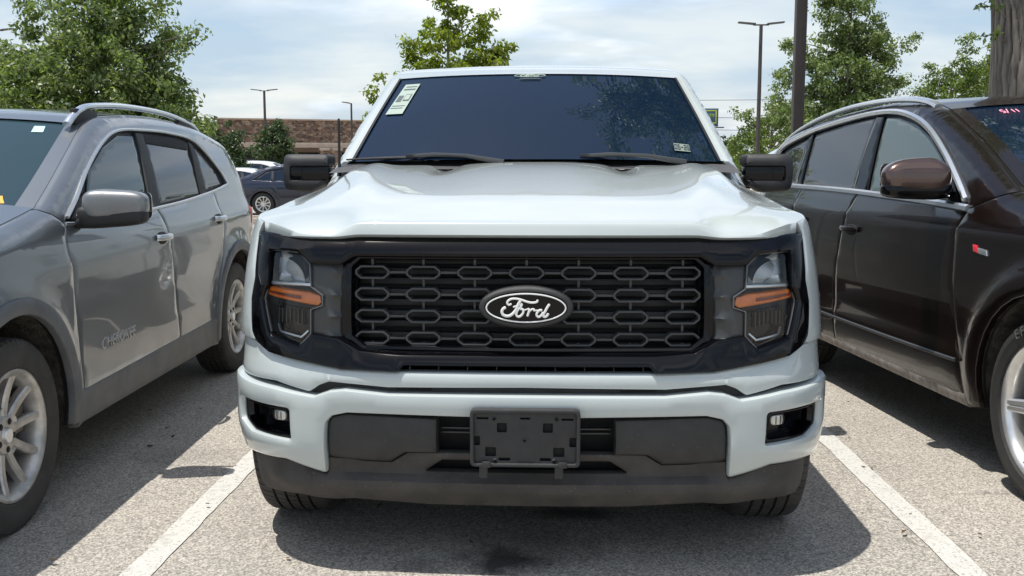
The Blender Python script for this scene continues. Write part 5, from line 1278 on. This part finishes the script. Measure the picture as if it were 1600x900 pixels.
for x in (.6, 8.4, 9.2, 16.5, 24, 31):
    MB().add(*boxg((.9, .9, 2.98), (x, .05, 1.49), .02)).build('stone_column', SM_, bdg, 30, False); MB().add(*boxg((1.05, 1.05, .22), (x, .05, 2.85), .02)).build('column_cap', tan, bdg)
for k in range(11):
    f = MB().add(*boxg((2.8, .08, 2.6), (2+3.1*k, 4.42, 1.35), .01)).build('shop_window', dark_sh, bdg)
    MB().add(*boxg((.12, .12, 2.7), (.5+3.1*k, 4.40, 1.35), .01)).build('window_post', tan, bdg)
lit = mat('soffit_lamp', (1, .9, .7), .5); lit.node_tree.nodes['Principled BSDF'].inputs['Emission Color'].default_value = (1, .85, .6, 1); lit.node_tree.nodes['Principled BSDF'].inputs['Emission Strength'].default_value = 2.
for k in range(12): MB().add(*boxg((.45, .45, .06), (1.5+2.9*k, 2.0, 3.04), .01)).build('soffit_lamp', lit, bdg)

# ------------------------------------------------------------ far parked cars
def far_car(name, label, loc, rz, paint, h=1.45, kind='sedan', cat='car'):
    T = empty(name, loc, rz); tag(T, label, cat, 'cars parked farther back'); k = h/1.45
    Z = lambda P: [(y, z*k) for y, z in P]
    if kind == 'sedan':
        roof = [(1.35, 1.37), (1.8, 1.44), (2.3, 1.44), (2.75, 1.36)]; rg = [(2.75, 1.36), (3.2, 1.18), (3.45, 1.06)]; tail = [(3.45, 1.06), (3.72, 1.02), (3.78, .8), (3.72, .25)]; wb = 2.80
        over_ = [(3.10, 1.00), (2.95, 1.10), (2.70, 1.27), (2.3, 1.335), (1.8, 1.33), (1.45, 1.27), (1.1, 1.13), (.85, 1.00), (.74, .94)]
        gl = [[(.95, .955), (1.62, .975), (1.70, 1.29), (1.45, 1.24), (1.15, 1.10)], [(1.74, .975), (2.48, .99), (2.50, 1.27), (2.28, 1.30), (1.80, 1.30)], [(2.55, .995), (2.98, 1.01), (2.72, 1.20), (2.57, 1.25)]]
    else:
        roof = [(1.30, 1.35), (1.7, 1.43), (2.5, 1.45), (3.3, 1.38)]; rg = [(3.3, 1.38), (3.55, 1.15), (3.62, 1.0)]; tail = [(3.62, 1.0), (3.70, .85), (3.72, .6), (3.66, .25)]; wb = 2.75
        over_ = [(3.25, 1.02), (3.15, 1.20), (3.0, 1.28), (2.3, 1.345), (1.8, 1.34), (1.45, 1.27), (1.1, 1.13), (.85, 1.00), (.74, .94)]
        gl = [[(.95, .955), (1.62, .975), (1.70, 1.29), (1.45, 1.24), (1.15, 1.10)], [(1.74, .975), (2.48, .99), (2.50, 1.29), (2.28, 1.31), (1.80, 1.30)], [(2.55, .995), (3.12, 1.02), (3.02, 1.20), (2.57, 1.28)]]
    bl = [(.72, .93), (1.2, .955), (1.7, .968), (2.5, .985), (3.08, 1.0)]
    sp = dict(paint=paint, vis=0, lo=True, y0=-.92, y1=tail[2][0], sill=.24, prof=[(.2, .84), (.5, .89), (.8, .90), (.95*k, .86), (1.35*k, .68), (1.6*k, .6)],
      hood=Z([(-.85, .72), (-.5, .83), (.2, .92), (.5, .95)]), screen=Z([(.5, .95), (1.0, 1.22), (1.35, 1.37)]), roof=Z(roof), rearglass=Z(rg), tail=Z(tail), nose=Z([(-.85, .72), (-.9, .6), (-.85, .25)]), wingtop=.5,
      gaps=(Z([(.72, .93), (.70, .6)])+[(.68, .24)], Z([(1.68, .968), (1.72, .6)])+[(1.74, .24)], Z([(2.50, .985), (2.46, .75), (2.34, .5)])+[(2.28, .24)]),
      belt=Z(bl), arches=((0, .33, .37), (wb, .33, .37)), rnd=.06, dlo=dict(over=Z(over_), outer=Z([(.78, .94)]+bl[1:]+over_[1:]), glass=[Z(g) for g in gl], pillars=[]),
      glassm=[M['glass']]*3, screenm=M['glass'], trimm=M['chrome'])
    # square up the end of the front gaps with the arch
    B = suv(T, sp)
    for x, y in ((.76, 0), (.76, wb)):
        wheel(T, x, y, .335, .20, .215, 'ten', 1, blocks=24, grooves=2, caps=False); wheel(T, -x, y, .335, .20, .215, 'ten', -1, blocks=24, grooves=2, caps=False)
    y1 = tail[2][0]
    for sg in (-1, 1):
        panel('tail_light', Z([(y1-.42, .86), (y1-.02, .84), (y1-.04, .96), (y1-.30, .97)]), B.side(sg, -.012), M['red'], T, th=.02, bev=.004, res=.08)
        MB().add(*sellip((sg*.99, .80, 1.0*k), (.10, .06, .06), (.6, .6), 8)).build('side_mirror', paint, T)
    return T
navy = mat('navy_paint', (.012, .018, .040), .2, .3, 1.); pearl = mat('pearl_white_paint', (.7, .71, .72), .3, 0, 1.); pale = mat('pale_blue_paint', (.38, .46, .52), .3, .3, 1.)
far_car('parked_car', 'dark navy saloon seen side-on behind the left mirror of the pickup', (-5.5, 29.3, 0), PI/2, navy, 1.46)
far_car('parked_car', 'white estate car whose roof shows above the navy saloon', (-11.2, 45.0, 0), PI/2, pearl, 1.66, 'suv')
far_car('parked_car', 'pale car half hidden between the grey SUV and the navy saloon', (-9.3, 36.0, 0), PI/2+.1, pearl, 1.36)
far_car('parked_car', 'pale blue SUV roof showing between the pickup mirror and the brown SUV', (5.6, 20.0, 0), 0, pale, 1.80, 'suv')

# fallen leaves and grit on the asphalt
C = np.array([[random.uniform(-3.5, 4), random.uniform(2.5, 8), .012] for _ in range(150)]+[[-1.9+random.gauss(0, .18), 5.2+random.gauss(0, .25), .012] for _ in range(12)])
V, n = leaves(C, 1, .02, .035, .5, 3.); V[:, 2] = np.clip(V[:, 2], .006, .022)
me = bpy.data.meshes.new('leaf_litter'); me.from_pydata(V.tolist(), [], [(4*i, 4*i+1, 4*i+2, 4*i+3) for i in range(n)]); me.materials.append(leafmat('dry_leaves', (.05, .035, .02), (.14, .10, .05), .1))
tag(link('leaf_litter', me), kind='stuff')

# distant woods beyond the car park, one mass on each side
def woods(x0, x1, y0, y1, n, h, seed):
    global rng
    rng = np.random.default_rng(seed); C = np.stack([rng.uniform(x0, x1, n), rng.uniform(y0, y1, n), rng.uniform(.3, 1, n)], 1)
    C[:, 2] *= h*(.75+.25*np.sin(C[:, 0]*.35+seed)+.12*np.sin(C[:, 0]*1.1)); V, k = leaves(C, 60, .8, .42)
    me = bpy.data.meshes.new('distant_woods'); me.vertices.add(k*4); me.vertices.foreach_set('co', V.astype(np.float32).ravel())
    me.loops.add(k*4); me.loops.foreach_set('vertex_index', np.arange(k*4, dtype=np.int32)); me.polygons.add(k)
    me.polygons.foreach_set('loop_start', np.arange(0, k*4, 4, dtype=np.int32)); me.update(calc_edges=True); me.materials.append(LF['dark'])
    tag(link('distant_woods', me), kind='stuff')
woods(12, 110, 118, 128, 900, 5.2, 3); woods(-150, -48, 100, 112, 700, 6.5, 6)
decal('sensor_cover', [(-.105, .905), (.02, .905), (.035, .885), (-.12, .885)], mat('sensor_grey', (.04, .06, .07), .3), TR, on_truck)
for ch, ph in (('E', 31), ('F', 24), ('G', 12), ('T', 5)):
    p = R(ph); s_, c_ = math.sin(p), math.cos(p); r_ = .343
    text_mesh('tyre_letter', ch, .058, mat('tyre_lettering', (.10, .10, .10), .6), BS, Matrix(((0, 0, -1, -.9645), (-c_, s_, 0, .05+r_*s_), (s_, c_, 0, .388+r_*c_), (0, 0, 0, 1))), .001)
